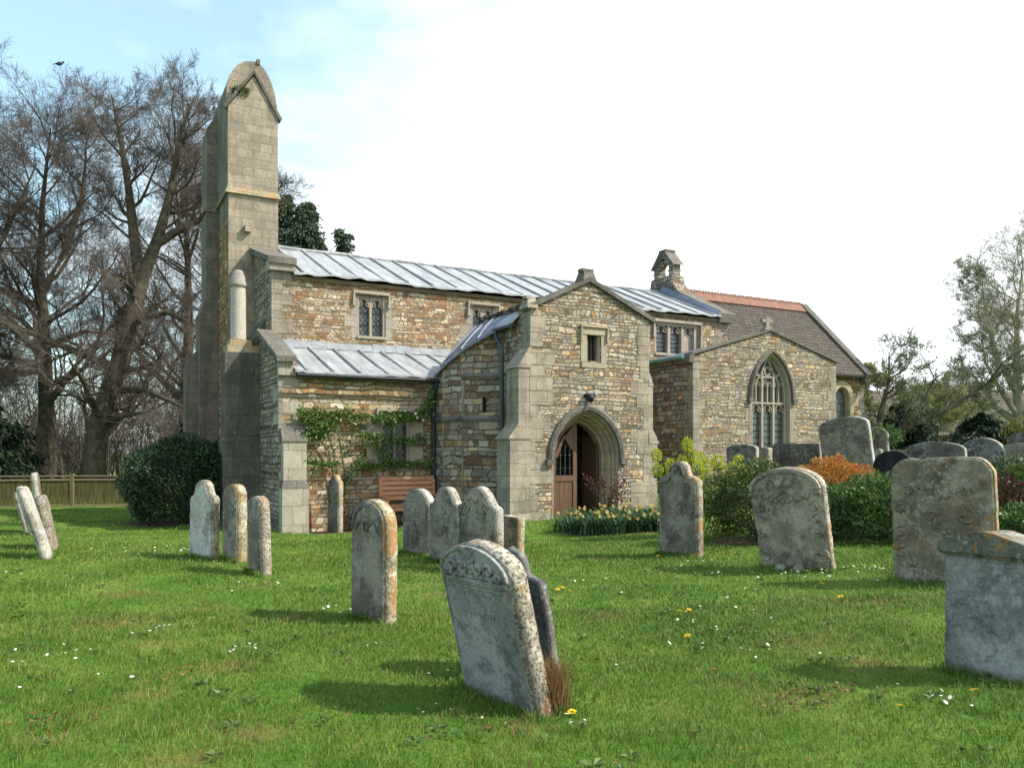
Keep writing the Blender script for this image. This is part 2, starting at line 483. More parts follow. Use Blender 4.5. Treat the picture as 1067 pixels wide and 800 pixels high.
ASH_TOW = mat_ashlar('tower_ashlar', (0.405, 0.34, 0.262), (0.31, 0.26, 0.20), 0.46, 0.235, 0.6, (0.12, 0.105, 0.085), mortar=(0.20, 0.175, 0.135))
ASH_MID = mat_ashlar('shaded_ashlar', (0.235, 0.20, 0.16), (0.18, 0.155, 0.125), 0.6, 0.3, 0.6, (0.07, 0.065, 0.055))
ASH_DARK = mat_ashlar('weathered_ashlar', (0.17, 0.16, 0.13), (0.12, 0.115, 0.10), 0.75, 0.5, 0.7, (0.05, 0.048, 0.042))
ASH_OR = mat_ashlar('lichened_ashlar', (0.40, 0.34, 0.24), (0.34, 0.29, 0.2), 0.5, 0.3, 0.3, orange=0.65)
DRESS = mat_ashlar('dressed_stone', (0.39, 0.34, 0.27), (0.345, 0.30, 0.238), 3.0, 3.0, 0.25)
COPE = mat_ashlar('coping_stone', (0.19, 0.175, 0.145), (0.13, 0.12, 0.10), 0.8, 3.0, 0.5, (0.06, 0.055, 0.048))
PALE = mat_ashlar('pale_stone', (0.43, 0.39, 0.315), (0.36, 0.325, 0.26), 0.62, 0.41, 0.5, (0.15, 0.13, 0.10))
ARCHST = mat_ashlar('arch_stone', (0.36, 0.285, 0.19), (0.30, 0.24, 0.165), 0.5, 0.4, 0.3)
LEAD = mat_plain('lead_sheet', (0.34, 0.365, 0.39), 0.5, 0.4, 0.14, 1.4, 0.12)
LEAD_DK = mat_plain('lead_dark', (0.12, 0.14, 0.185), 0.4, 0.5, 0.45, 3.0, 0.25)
COPPER = mat_plain('green_gutter', (0.15, 0.26, 0.23), 0.6, 0.3, 0.2, 3)
IRON = mat_plain('painted_iron', (0.045, 0.055, 0.068), 0.45, 0.4, 0.15, 6, 0.05)
BLACK = mat_plain('black_iron', (0.015, 0.015, 0.016), 0.5, 0.4, 0.15, 6, 0.05)
DOORW = mat_plain('door_oak', (0.12, 0.068, 0.042), 0.6, 0.3, 0.35, 3, 0.25, stretch=(14, 14, 0.8))
BENCHW = mat_plain('bench_wood', (0.46, 0.20, 0.115), 0.55, 0.3, 0.3, 3, 0.2, stretch=(1.2, 12, 12))
FENCEW = mat_plain('fence_wood', (0.07, 0.062, 0.024), 0.85, 0.2, 0.45, 2.2, 0.3, stretch=(5, 5, 0.7))
RAILW = mat_plain('rail_wood', (0.15, 0.122, 0.072), 0.85, 0.2, 0.3, 3, 0.3)
GLASS = mat_plain('leaded_glass', (0.07, 0.088, 0.083), 0.14, 0.8, 0.7, 8, 0.6)
TERRA = mat_plain('ridge_tile', (0.22, 0.115, 0.085), 0.8, 0.2, 0.25, 5, 0.2)
BRASS = mat_plain('brass_plate', (0.75, 0.62, 0.36), 0.4, 0.5, 0.1, 6, 0)
DARKST = mat_plain('porch_floor', (0.14, 0.125, 0.10), 0.9, 0.1, 0.3, 5, 0.2)

m, n, l, b = M('lead_sheet', 0.5, 0.35)
g = n.new('ShaderNodeTexCoord'); q = n.new('ShaderNodeMapping'); q.inputs['Scale'].default_value = (5, 0.9, 0.9); l.new(g.outputs['Object'], q.inputs['Vector'])
c = ramp(n, l, noi(n, l, q.outputs[0], 1.0, 6, .65), [(.32, (0.21, 0.22, 0.235)), (.5, (0.31, 0.32, 0.33)), (.68, (0.40, 0.41, 0.41))])
c = mixc(n, l, math_(n, l, 'MULTIPLY', ramp(n, l, noi(n, l, g.outputs['Object'], 2.2, 6, .7), [(.5, 0.0), (.68, 1.0)]), .5), c, (.20, .21, .215))
l.new(c, b.inputs['Base Color']); bump(n, l, b, noi(n, l, g.outputs['Object'], 3.5, 3), .35, .06)
LEAD = m

def mat_slates(name, c1, c2, w, h, moss=0.3):
    m, n, l, b = M(name, 0.9, 0.15)
    uv = n.new('ShaderNodeUVMap'); uv.uv_map = 'wall_metres'; g = n.new('ShaderNodeTexCoord')
    br = n.new('ShaderNodeTexBrick')
    br.inputs['Color1'].default_value = (*c1, 1); br.inputs['Color2'].default_value = (*c2, 1)
    br.inputs['Mortar'].default_value = (*[x * 0.3 for x in c1], 1)
    br.inputs['Scale'].default_value = 1; br.inputs['Mortar Size'].default_value = 0.012
    br.inputs['Brick Width'].default_value = w; br.inputs['Row Height'].default_value = h; br.squash = 0.8
    l.new(uv.outputs[0], br.inputs['Vector'])
    f = noi(n, l, g.outputs['Object'], 9, 6, 0.7)
    c = mixc(n, l, 1.0, br.outputs['Color'], ramp(n, l, f, [(0.25, 0.55), (0.75, 1.5)]), 'MULTIPLY')
    c = mixc(n, l, math_(n, l, 'MULTIPLY', ramp(n, l, noi(n, l, g.outputs['Object'], 1.7, 6, 0.7), [(0.5, 0.0), (0.65, 1.0)]), moss), c, (0.10, 0.105, 0.055))
    l.new(c, b.inputs['Base Color'])
    bump(n, l, b, math_(n, l, 'SUBTRACT', f, br.outputs['Fac']), 0.8, 0.03)
    return m
SLATE = mat_slates('stone_slates', (0.105, 0.088, 0.074), (0.072, 0.061, 0.052), 0.22, 0.14)
SLATE_FAR = mat_slates('far_roof_slates', (0.15, 0.13, 0.10), (0.11, 0.095, 0.075), 0.35, 0.22, 0.4)
# ------------------------------------------------------------ ground
def sm(a, b, x):
    t = np.clip((x - a) / (b - a), 0, 1)
    return t * t * (3 - 2 * t)

def gz(X, D):
    X = np.asarray(X, float); D = np.asarray(D, float)
    g = 0.05 * np.clip(X - 0.5, 0, 7) + 0.30 * sm(12.5, 18, D) * sm(3, 6.5, X) - 0.22 * sm(13, 18.5, D) * sm(1, 4.5, -X)
    g = g - 0.15 * sm(20, 30, D) * sm(4, 9, -X) + 0.06 * sm(14, 17.5, D) * sm(-1, 1, X)
    g = g + 0.012 * np.sin(2.1 * X + 0.6 * D) * np.sin(1.7 * D - 0.8 * X + 1) + 0.02 * np.sin(0.9 * X + 1.3) * np.sin(0.8 * D)
    return g
def G(x, y): return float(gz(x, y))

CA = math.atan2(0.471, 0.882)
def W2(u, v): return (0.882 * u - 0.471 * v, 0.471 * u + 0.882 * v)     # church plan -> world
def UV_(X, D): return (0.882 * X + 0.471 * D, -0.471 * X + 0.882 * D)

THATCH = [(-2.6, 4.4, .16), (-2.15, 5.9, .3), (-2.9, 6.6, .25), (-2.35, 5.2, .2), (-1.45, 4.55, .25), (-3.1, 8.1, .3), (-3.05, 9.6, .2), (-1.1, 9.4, .2), (0.05, 4.65, .18), (1.75, 4.95, .3),
          (1.45, 5.35, .2), (2.3, 6.3, .35), (-0.85, 8.9, .25), (2.5, 5.6, .3), (-3.6, 7.4, .4), (-2.0, 7.6, .22), (3.4, 7.6, .3), (-4.3, 9.0, .35), (-1.7, 4.15, .2), (-2.55, 4.85, .14), (0.9, 7.6, .2), (-0.3, 6.9, .2)]
def bare(X, D):
    u = 0.882 * X + 0.471 * D; v = -0.471 * X + 0.882 * D
    w = 0.25 * np.sin(2.3 * u) + 0.12 * np.sin(5.1 * u + 1)
    a = sm(17.0, 17.25, v + 0.5 * w) * sm(4.3, 4.6, u) * (1 - sm(8.2, 8.4, u))          # soil along the aisle wall
    b = sm(.42, .58, np.exp(-(((X - 2.0) / 1.25) ** 2 + ((D - 15.6) / 1.25) ** 2) * 1.1))  # flower bed right of the door
    c = np.exp(-(((X - 4.6) / 2.1) ** 2 + ((D - 12.7) / 1.0) ** 2) * 1.3)
    e = np.exp(-(((X + 8.6) / 1.7) ** 2 + ((D - 20.4) / 1.4) ** 2) * 1.2)
    return np.clip(np.maximum.reduce([a, b, sm(.45, .6, c), sm(.45, .6, e)]), 0, 1)
def thatch(X, D):
    t = np.zeros_like(X)
    for x, d, r in THATCH:
        t = np.maximum(t, np.exp(-(((X - x) / (r * .8)) ** 2 + ((D - d) / (r * .6)) ** 2)))
    k = .5 + .5 * np.sin(23 * X + 3 * np.sin(9 * D)) * np.sin(19 * D + 2.5 * np.sin(11 * X))
    return np.clip(t * (.25 + 1.1 * k), 0, 1)

def spaced(a, b, s0, k):
    o = [a]; s = s0
    while o[-1] < b:
        o.append(o[-1] + s); s *= k
    return o
xs = np.array([-x for x in reversed(spaced(6, 260, .16, 1.09))] + list(np.arange(-5.9, 5.95, .1)) + spaced(6, 260, .16, 1.09))
ys = np.array([-y for y in reversed(spaced(1, 60, .3, 1.2))] + list(np.arange(-.8, 2.6, .3)) + list(np.arange(2.6, 10, .09)) + list(np.arange(10, 24, .2)) + spaced(24, 500, .3, 1.1))
XX, YY = np.meshgrid(xs, ys)
ZZ = gz(XX, YY)
ZZ[YY > 60] -= 0.0
nV = np.stack([XX, YY, ZZ], -1).reshape(-1, 3)
nx_, ny_ = len(xs), len(ys)
ii, jj = np.meshgrid(np.arange(nx_ - 1), np.arange(ny_ - 1))
q = (jj * nx_ + ii).ravel()
nF = np.stack([q, q + 1, q + nx_ + 1, q + nx_], -1)

m, n, l, b = M('lawn', 0.95, 0.08)
g = n.new('ShaderNodeTexCoord'); P = g.outputs['Object']
at = n.new('ShaderNodeAttribute'); at.attribute_name = 'cover'
se = n.new('ShaderNodeSeparateColor'); l.new(at.outputs['Color'], se.inputs[0])
c = ramp(n, l, math_(n, l, 'ADD', noi(n, l, P, 1.1, 6, 0.62), math_(n, l, 'MULTIPLY', math_(n, l, 'SUBTRACT', noi(n, l, P, 45, 3, .6), .5), .35)),
         [(0.30, (0.048, 0.105, 0.013)), (0.46, (0.076, 0.152, 0.02)), (0.60, (0.128, 0.205, 0.033)), (0.78, (0.19, 0.238, 0.06))])
c = mixc(n, l, se.outputs[1], c, mixc(n, l, noi(n, l, P, 30, 4), (0.13, 0.075, 0.028), (0.26, 0.16, 0.075)))
c = mixc(n, l, se.outputs[0], c, mixc(n, l, noi(n, l, P, 18, 6, .7), (0.045, 0.03, 0.02), (0.15, 0.11, 0.075)))
l.new(c, b.inputs['Base Color'])
bump(n, l, b, noi(n, l, P, 60, 4, .7), 0.6, 0.03)
LAWN = m
ground = np_mesh('ground', nV, nF, LAWN, smooth=True)
ca = ground.data.color_attributes.new('cover', 'FLOAT_COLOR', 'POINT')
cc = np.zeros((len(nV), 4), np.float32); cc[:, 3] = 1
cc[:, 0] = bare(nV[:, 0], nV[:, 1]); cc[:, 1] = np.clip(thatch(nV[:, 0], nV[:, 1]) * .5, 0, 1)
ca.data.foreach_set('color', cc.ravel())
tag(ground, kind='structure', label='green churchyard lawn sloping around the church')

# ------------------------------------------------------------ church
BX, BY = 10.1, 15.3
wx, wy = W2(BX, BY)
church = empty('church', (wx, wy, 0.0), CA)
tag(church, 'rubble stone parish church with lead roofs, gabled porch and tall tower slab', 'church')
OFF = (BX, BY, 0)
def part(mb, name, mats, parent=church): return mb.build(name, mats, parent, OFF)

def quoin(mb, u, v, su, sv, z0, z1, mi=0, big=0.48, small=0.26, h=0.29):
    """alternating corner stones; su, sv = directions the wall runs away from the corner"""
    z, k = z0, random.random() < .5
    while z < z1 - .08:
        hh = min(h * random.uniform(.75, 1.2), z1 - z)
        a, b_ = (big, small) if k else (small, big)
        a *= random.uniform(.85, 1.1); b_ *= random.uniform(.85, 1.1)
        e = .006 + random.uniform(0, .008)
        x0, x1 = sorted((u - su * e, u + su * a)); y0, y1 = sorted((v - sv * e, v + sv * b_))
        mb.box(x0, x1, y0, y1, z, z + hh - .012, mi)
        z += hh; k = not k

def glass_and_lattice(win, outline, vg, diamonds=True, cell=.13, bars=()):
    """leaded glazing just behind the stonework"""
    g_ = MB(); g_.prism(outline, vg, vg + .02)
    part(g_, 'glass', GLASS, win)
    xs_ = [p[0] for p in outline]; zs_ = [p[1] for p in outline]
    x0, x1, z0, z1 = min(xs_), max(xs_), min(zs_), max(zs_)
    lt = MB()
    def top(x):
        for i in range(len(outline)):
            a, b_ = outline[i], outline[(i + 1) % len(outline)]
            if min(a[0], b_[0]) <= x <= max(a[0], b_[0]) and abs(a[0] - b_[0]) > 1e-6 and max(a[1], b_[1]) > z0 + .3:
                return a[1] + (b_[1] - a[1]) * (x - a[0]) / (b_[0] - a[0])
        return z1
    if diamonds:
        s = cell * 1.35; w = x1 - x0
        k = z0 - w * 1.35
        while k < z1:
            for sg in (1, -1):
                pts = []
                for t in np.linspace(0, 1, 12):
                    x = x0 + w * t; z = k + (w * t if sg > 0 else w * (1 - t)) * 1.35
                    if z0 < z < top(x) - .01: pts.append((x, z))
                if len(pts) > 1: lt.ribbon(pts, .011, vg - .006, vg - .001)
            k += s
    for z in bars: lt.ribbon([(x0, z), (x1, z)], .022, vg - .02, vg - .003)
    if lt.V: part(lt, 'lattice', BLACK, win)

def mould(mb, cx, a, z0, zs, za, prof, mi=0, n=9):
    lines = [[(x, v, z) for x, z in arch(cx, a + d, z0, zs, za + d * 1.12, n)] for d, v in prof]
    mb.loft(lines, mi)

def trefoil_head(mb, x0, x1, zs, za, w, yf, yb):
    """little ogee tracery head in a light"""
    cx = (x0 + x1) / 2
    mb.ribbon([(x, z) for x, z in arch(cx, (x1 - x0) / 2, zs, zs, za, 5)], w, yf, yb)
    q = (x1 - x0) * .2
    for s in (-1, 1):
        mb.ribbon([(cx + s * (x1 - x0) * .48, zs + (za - zs) * .1), (cx + s * q, zs + (za - zs) * .22), (cx + s * q * 1.15, zs + (za - zs) * .62)], w * .7, yf + .01, yb)

# --- nave
def sill_hole(x0, x1, z0, z1): return [(x0, z0), (x1, z0), (x1, z1), (x0, z1)]
NW1, NW2, NW3 = (6.34, 7.12, 4.58, 5.70), (9.64, 10.42, 4.58, 5.70), (16.12, 17.92, 4.70, 5.74)
mb = MB()
mb.wall((0, 20.5), (1, 0), [(4.163, -.4), (18.897, -.4), (18.897, 6.03), (4.163, 6.03)], [sill_hole(*NW1), sill_hole(*NW2), sill_hole(*NW3)], .6)
gw = [(-26.498, -.4), (-20.502, -.4), (-20.502, 6.2), (-22.6, 6.95), (-23.5, 7.45), (-26.498, 6.1)]
mb.wall((4.16, 0), (0, -1), gw, [], .6, 1)
mb.wall((19.25, 0), (0, 1), [(20.55, -.4), (26.45, -.4), (26.45, 6.15), (23.5, 7.62), (20.55, 6.15)], [], .4, 1)
mb.wall((0, 26.5), (-1, 0), [(-18.897, -.4), (-4.163, -.4), (-4.163, 6.03), (-18.897, 6.03)], [], .6)
mb.box(4.7, 18.7, 20.42, 20.498, 5.93, 6.02, 2)      # wall plate under the lead eaves
nave_wall = part(mb, 'nave_wall', [RUB_NAVE, RUB_WEST, RAILW])
mb = MB()
quoin(mb, 4.16, 20.5, 1, 1, 3.4, 6.1, 0, .5, .25, .34)
part(mb, 'quoins', ASH); mb = MB()
quoin(mb, 18.9, 20.5, -1, 1, 4.2, 5.95, 0, .5, .3, .3)
part(mb, 'quoins', ASH)
mb = MB()
mb.prismx([(20.33, 6.10), (20.75, 6.10), (20.75, 6.42), (20.33, 6.30)], 4.06, 4.68)
mb.prismx([(20.27, 6.26), (20.35, 6.303), (20.78, 6.428), (22.8, 7.0), (22.8, 7.17), (20.76, 6.56), (20.27, 6.42)], 4.02, 4.72, 1)
part(mb, 'gable_coping', [PALE, COPE])
mb = MB()
for s in (1, -1):
    f_ = lambda v: 23.5 + (23.5 - v) if s < 0 else v
    pl = [(f_(20.33), 6.03), (f_(23.5), 7.62), (f_(23.5), 7.80), (f_(20.30), 6.20)]
    mb.prismx(pl if s > 0 else pl[::-1], 18.74, 19.36)
mb.box(18.70, 19.34, 20.34, 20.75, 5.9, 6.10)
part(mb, 'east_gable_coping', COPE)

def lead_roof(name, u0, u1, va, za, vb, zb, pitch=.68, seed=1, parent=church, mats=None, upper=False):
    """batten-rolled sheet lead from the eaves (va,za) to the top (vb,zb)"""
    rg = random.Random(seed); mb = MB(); nu = int((u1 - u0) / .17); nv = 6
    V_ = []
    for i in range(nu + 1):
        u = u0 + (u1 - u0) * i / nu
        sag = .018 * math.sin(u * 9.2) + .02 * math.sin(u * 1.7 + seed) + rg.uniform(-.008, .008)
        for j in range(nv + 1):
            t = j / nv
            V_.append((u, va + (vb - va) * t - (0.02 if j == 0 else 0), za + (zb - za) * t + sag * (1 - t) + rg.uniform(-.004, .004)))
    F_ = [(i * (nv + 1) + j, (i + 1) * (nv + 1) + j, (i + 1) * (nv + 1) + j + 1, i * (nv + 1) + j + 1) for i in range(nu) for j in range(nv)]
    mb.add(V_, F_, 0, True)
    e = [V_[i * (nv + 1)] for i in range(nu + 1)]
    mb.loft([[(x, y, z - .05 + rg.uniform(-.012, .012)) for x, y, z in e], e], 0)
    mb.loft([[(x, y + .35, z + .02) for x, y, z in e], [(x, y, z - .048) for x, y, z in e]], 1)
    u = u0 + .25
    while u < u1 - .1:
        k = rg.uniform(-.04, .04); d = Vector((0, vb - va, zb - za)).normalized()
        pts = [(u + k, va + (vb - va) * t, za + (zb - za) * t + .028) for t in (-.005, .3, .65, 1.0)]
        mb.tube(pts, [.032, .034, .034, .034], 7)
        u += pitch * rg.uniform(.95, 1.05)
    return part(mb, name, mats or [LEAD, RAILW], parent)
lead_roof('nave_roof', 4.66, 18.76, 20.32, 6.10, 23.5, 7.42, .70, 3)
lead_roof('nave_roof', 4.66, 18.76, 26.68, 6.10, 23.5, 7.42, .70, 5)
mb = MB()
mb.tube([(u, 23.5, 7.45 + .015 * math.sin(u * 3)) for u in np.linspace(4.7, 18.8, 30)], .055, 8)
part(mb, 'ridge_roll', LEAD)
# lead flashing up the side of the east gable coping
mb = MB(); mb.hexa([(18.60, 20.3, 6.11), (18.736, 20.3, 6.11), (18.736, 23.4, 7.42), (18.60, 23.4, 7.42), (18.60, 20.3, 6.14), (18.736, 20.3, 6.28), (18.736, 23.4, 7.66), (18.60, 23.4, 7.46)])
part(mb, 'flashing', LEAD_DK)

def two_light(x0, x1, z0, z1, v, th=.20, label=None):
    w = MB(); cx = (x0 + x1) / 2; yf, yb = v + .06, v + .24
    w.ribbon([(x0 + .03, z0), (x0 + .03, z1)], .06, v + .02, v + .3)
    w.ribbon([(x1 - .03, z0), (x1 - .03, z1)], .06, v + .02, v + .3)
    w.ribbon([(cx, z0), (cx, z1 - .04)], .06, yf, yb)
    w.ribbon([(x0, z0 + .02), (x1, z0 + .02)], .07, v - .04, v + .3)
    zs = z1 - .38
    for a, b_ in ((x0 + .06, cx - .03), (cx + .03, x1 - .06)):
        mid = (a + b_) / 2; hw = (b_ - a) / 2
        # spandrel plate over each light, cut to a pointed cusped head
        ar = arch(mid, hw, zs, zs + .06, z1 - .05, 6)
        w.wall((0, yf + .02), (1, 0), [(a - .02, zs)] + ar[1:-1] + [(b_ + .02, zs), (b_ + .02, z1), (a - .02, z1)], [], .12)
        trefoil_head(w, a + .01, b_ - .01, zs + .08, z1 - .07, .026, yf, yb)
    # label mould
    w.ribbon([(x0 - .09, z1 - .30), (x0 - .09, z1 + .075), (x1 + .09, z1 + .075), (x1 + .09, z1 - .30)], .085, v - .075, v + .02)
    # pale jamb stones
    for s, xe in ((-1, x0), (1, x1)):
        z = z0 - .02; k = 0
        while z < z1 - .35:
            ww = (.34 if k % 2 else .16); hh = .3
            a, b_ = sorted((xe + s * .004, xe + s * ww))
            w.box(a, b_, v - .008, v + .1, z, z + hh - .012); z += hh; k += 1
    o = part(w, 'window', DRESS)
    glass_and_lattice(o, [(x0 + .02, z0 + .02), (x1 - .02, z0 + .02), (x1 - .02, z1 - .02), (x0 + .02, z1 - .02)], v + .17, True, .12, (z0 + .36, z0 + .68))
    return o
two_light(*NW1, 20.5)
two_light(*NW2, 20.5)
# three light square headed window by the chapel
x0, x1, z0, z1 = NW3
w = MB(); v = 20.5
lights = [(16.20, 16.66), (16.78, 17.22), (17.34, 17.76)]
for xm, ww in ((x0 + .04, .09), (16.72, .10), (17.28, .10), (17.82, .10), (x1 - .02, .05)):
    w.ribbon([(xm, z0), (xm, z1)], ww, v + .03, v + .3)
w.ribbon([(x0, z0 + .02), (x1, z0 + .02)], .08, v - .05, v + .3)
w.ribbon([(x0, z1 - .04), (x1, z1 - .04)], .09, v + .02, v + .3)
for a, b_ in lights: trefoil_head(w, a, b_, z1 - .32, z1 - .09, .04, v + .07, v + .22)
w.ribbon([(x0 - .06, z1 - .5), (x0 - .06, z1 + .05), (x1 + .08, z1 + .05), (x1 + .08, z1 - .95)], .09, v - .08, v + .02)
o = part(w, 'window', DRESS)
glass_and_lattice(o, [(x0 + .02, z0 + .02), (17.26, z0 + .02), (17.26, z1 - .02), (x0 + .02, z1 - .02)], v + .17, False, .1, [z0 + q for q in (.14, .28, .42, .56, .70, .84)])
p_ = MB(); p_.prism([(17.30, z0 + .02), (17.80, z0 + .02), (17.80, z1 - .30), (17.30, z1 - .30)], v + .15, v + .19)
part(p_, 'blocked_panel', DRESS, o)
p_ = MB(); p_.prism([(17.30, z1 - .30), (17.80, z1 - .30), (17.80, z1 - .02), (17.30, z1 - .02)], v + .17, v + .19)
part(p_, 'glass', GLASS, o)

# --- bellcote on the east gable
mb = MB()
mb.prismx([(22.45, 7.25), (24.55, 7.25), (24.16, 7.66), (24.08, 7.98), (22.92, 7.98), (22.84, 7.66)], 18.78, 19.34)
for a in (22.95, 23.80):
    mb.box(18.88, 19.22, a, a + .25, 7.98, 8.42)
    mb.box(18.85, 19.25, a - .02, a + .27, 8.16, 8.20)
for t in range(6):   # little arch over the bell opening
    a0, a1 = math.pi * t / 6, math.pi * (t + 1) / 6
    p = lambda an, r: (23.5 - r * math.cos(an), 8.30 + r * math.sin(an) * .8)
    q0, q1 = p(a0, .30), p(a1, .30); r0, r1 = (q0[0], 8.60), (q1[0], 8.60)
    mb.prismx([q0, q1, r1, r0], 18.89, 19.21)
mb.prismx([(22.97, 8.42), (23.20, 8.42), (23.20, 8.55), (23.12, 8.55)], 18.885, 19.215)
mb.prismx([(23.80, 8.42), (24.03, 8.42), (23.88, 8.55), (23.80, 8.55)], 18.885, 19.215)
part(mb, 'bellcote', RUB_WEST)
mb = MB()
mb.prismx([(22.84, 8.36), (22.97, 8.40), (23.5, 8.70), (24.03, 8.40), (24.16, 8.36), (23.66, 8.93), (23.34, 8.93)], 18.80, 19.30)
mb.box(18.82, 19.28, 23.30, 23.70, 8.93, 9.0)
part(mb, 'bellcote_roof', COPE)

# --- south aisle
AW = (6.24, 6.96, 1.14, 2.52)
mb = MB()
mb.wall((0, 18.3), (1, 0), [(3.863, -.5), (12.3, -.5), (12.3, 3.34), (3.863, 3.34)], [sill_hole(*AW), arch(10.2, .55, .1, 1.3, 2.0)[0:]], .6)
mb.wall((12.3, 0), (0, 1), [(18.91, -.5), (20.49, -.5), (20.49, 4.15), (18.91, 3.5)], [], .4, 1)
mb.wall((3.86, 0), (0, -1), [(-20.49, -.5), (-18.302, -.5), (-18.302, 3.48), (-20.49, 4.42)], [], .5, 1)
mb.box(4.25, 7.62, 18.22, 18.297, 3.24, 3.33, 2)
part(mb, 'aisle_wall', [RUB_AISLE, RUB_WEST, RAILW])
mb = MB()
quoin(mb, 3.86, 18.3, 1, 1, 1.9, 3.3, 0, .55, .08, .3)
mb.box(3.83, 4.22, 18.2, 18.34, 3.30, 3.42); mb.box(3.84, 4.16, 18.22, 18.36, 3.42, 3.62)
part(mb, 'quoins', PALE)
mb = MB()
mb.prismx([(18.12, 3.60), (20.47, 4.50), (20.47, 4.62), (18.12, 3.72)], 3.78, 4.22)
part(mb, 'aisle_coping', COPE)
mb = MB()
mb.box(3.90, 4.41, 18.0, 18.295, .95, 1.82, 0)
mb.box(3.86, 4.45, 17.94, 18.293, -.5, .78, 0)
mb.hexa([(3.85, 17.93, .78), (4.46, 17.93, .78), (4.46, 18.29, .78), (3.85, 18.29, .78), (3.90, 18.0, .96), (4.41, 18.0, .96), (4.41, 18.29, .96), (3.90, 18.29, .96)], 1)
mb.hexa([(3.87, 17.97, 1.82), (4.44, 17.97, 1.82), (4.44, 18.29, 1.82), (3.87, 18.29, 1.82), (3.88, 18.2, 2.12), (4.43, 18.2, 2.12), (4.43, 18.29, 2.12), (3.88, 18.29, 2.12)], 1)
part(mb, 'aisle_buttress', [PALE, COPE])
lead_roof('aisle_roof', 4.18, 12.25, 18.10, 3.40, 20.5, 4.24, .64, 8)
mb = MB(); rg = random.Random(2); u = 4.2
while u < 9.6:
    wd_ = rg.uniform(.25, .5)
    mb.hexa([(u, 20.36, 4.19 + rg.uniform(0, .03)), (u + wd_ - .004, 20.36, 4.19 + rg.uniform(0, .03)), (u + wd_ - .004, 20.495, 4.22), (u, 20.495, 4.22), (u, 20.46, 4.40 + rg.uniform(-.02, .03)), (u + wd_ - .004, 20.46, 4.40 + rg.uniform(-.02, .03)), (u + wd_ - .004, 20.495, 4.40), (u, 20.495, 4.40)])
    u += wd_
part(mb, 'flashing', mat_plain('weathered_lead', (0.22, 0.235, 0.25), .6, .3, .3, 5, .2))
mb = MB(); mb.tube([(u, 17.99, 3.30) for u in np.linspace(4.2, 7.7, 12)], .045, 8); part(mb, 'gutter', BLACK)
two_light(*AW, 18.3)
mb = MB()
mb.tube([(7.55, 18.0, 3.30), (7.55, 18.08, 3.12), (7.55, 18.2, 3.0), (7.55, 18.2, -.2)], .055, 10)
for z in (2.5, 1.2, .2): mb.tube([(7.55, 18.2, z - .05), (7.55, 18.2, z + .05)], .072, 10)
part(mb, 'downpipe', IRON)

# --- stair turret between aisle and porch
pl = [(7.60, 18.3), (7.62, 17.75), (7.86, 17.24), (8.66, 16.62)]
zt = [3.40, 3.62, 3.96, 4.52]
mb = MB()
for i in range(3):
    (ua, va), (ub, vb) = pl[i], pl[i + 1]
    L_ = math.hypot(ub - ua, vb - va)
    holes = [[(.50, 2.52), (.585, 2.52), (.585, 2.86), (.50, 2.86)]] if i == 2 else []
    mb.wall((ua, va), (ub - ua, vb - va), [(0, -.4), (L_, -.4), (L_, zt[i + 1]), (0, zt[i])], holes, .3, 0)
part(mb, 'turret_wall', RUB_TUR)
mb = MB(); z = -.4
(ua, va), (ub, vb) = pl[1], pl[2]
L_ = math.hypot(ub - ua, vb - va); dx, dy = (ub - ua) / L_, (vb - va) / L_
while z < 3.6:
    h_ = random.uniform(.25, .38); top_ = min(z + h_ - .012, 3.55)
    a, b_ = -.02 - random.uniform(0, .05), L_ + .02 + random.uniform(0, .05)
    mb.wall((ua - .008 * -dy * -1, va - .008), (dx, dy), [(a, z), (b_, z), (b_, top_), (a, top_)], [], .1); z += h_
part(mb, 'quoins', ASH)
mb = MB()
for zz, rng in ((2.30, (0, 1, 2)), (3.30, (2,))):
    if rng == (2,): part(mb, 'string_course', COPE); mb = MB()
    for i in rng:
        (ua, va), (ub, vb) = pl[i], pl[i + 1]; L_ = math.hypot(ub - ua, vb - va); nx, ny = (vb - va) / L_, -(ub - ua) / L_
        mb.hexa([(ua + nx * .03, va + ny * .03, zz), (ub + nx * .03, vb + ny * .03, zz), (ub, vb, zz), (ua, va, zz), (ua + nx * .06, va + ny * .06, zz + .06), (ub + nx * .06, vb + ny * .06, zz + .06), (ub, vb, zz + .14), (ua, va, zz + .14)])
part(mb, 'string_course', COPE)
# turret lead roof, dropping from the porch eaves to the aisle roof
mb = MB()
low = [(7.52, 18.32, 3.36), (7.53, 17.70, 3.60), (7.80, 17.15, 3.97), (8.10, 16.88, 4.20), (8.58, 16.50, 4.52)]
up = [(8.72, 18.42, 4.74), (8.72, 18.1, 4.76), (8.72, 17.6, 4.77), (8.72, 17.2, 4.78), (8.74, 16.62, 4.78)]
rows = []
for k in range(6):
    t = k / 5
    rows.append([(a[0] + (b_[0] - a[0]) * t, a[1] + (b_[1] - a[1]) * t, a[2] + (b_[2] - a[2]) * t + .05 * math.sin(math.pi * t) + random.uniform(-.014, .014)) for a, b_ in zip(low, up)])
mb.loft(rows, 0, True, True)
mb.loft([[(x, y, z - .06) for x, y, z in low], low], 0, False, True)
for k in (1, 2, 3):
    a, b_ = low[k], up[k]
    mb.tube([(a[0] + (b_[0] - a[0]) * t, a[1] + (b_[1] - a[1]) * t, a[2] + (b_[2] - a[2]) * t + .05 * math.sin(math.pi * t) + .02) for t in (0, .25, .5, .75, 1)], .03, 6)
part(mb, 'turret_roof', LEAD_DK)

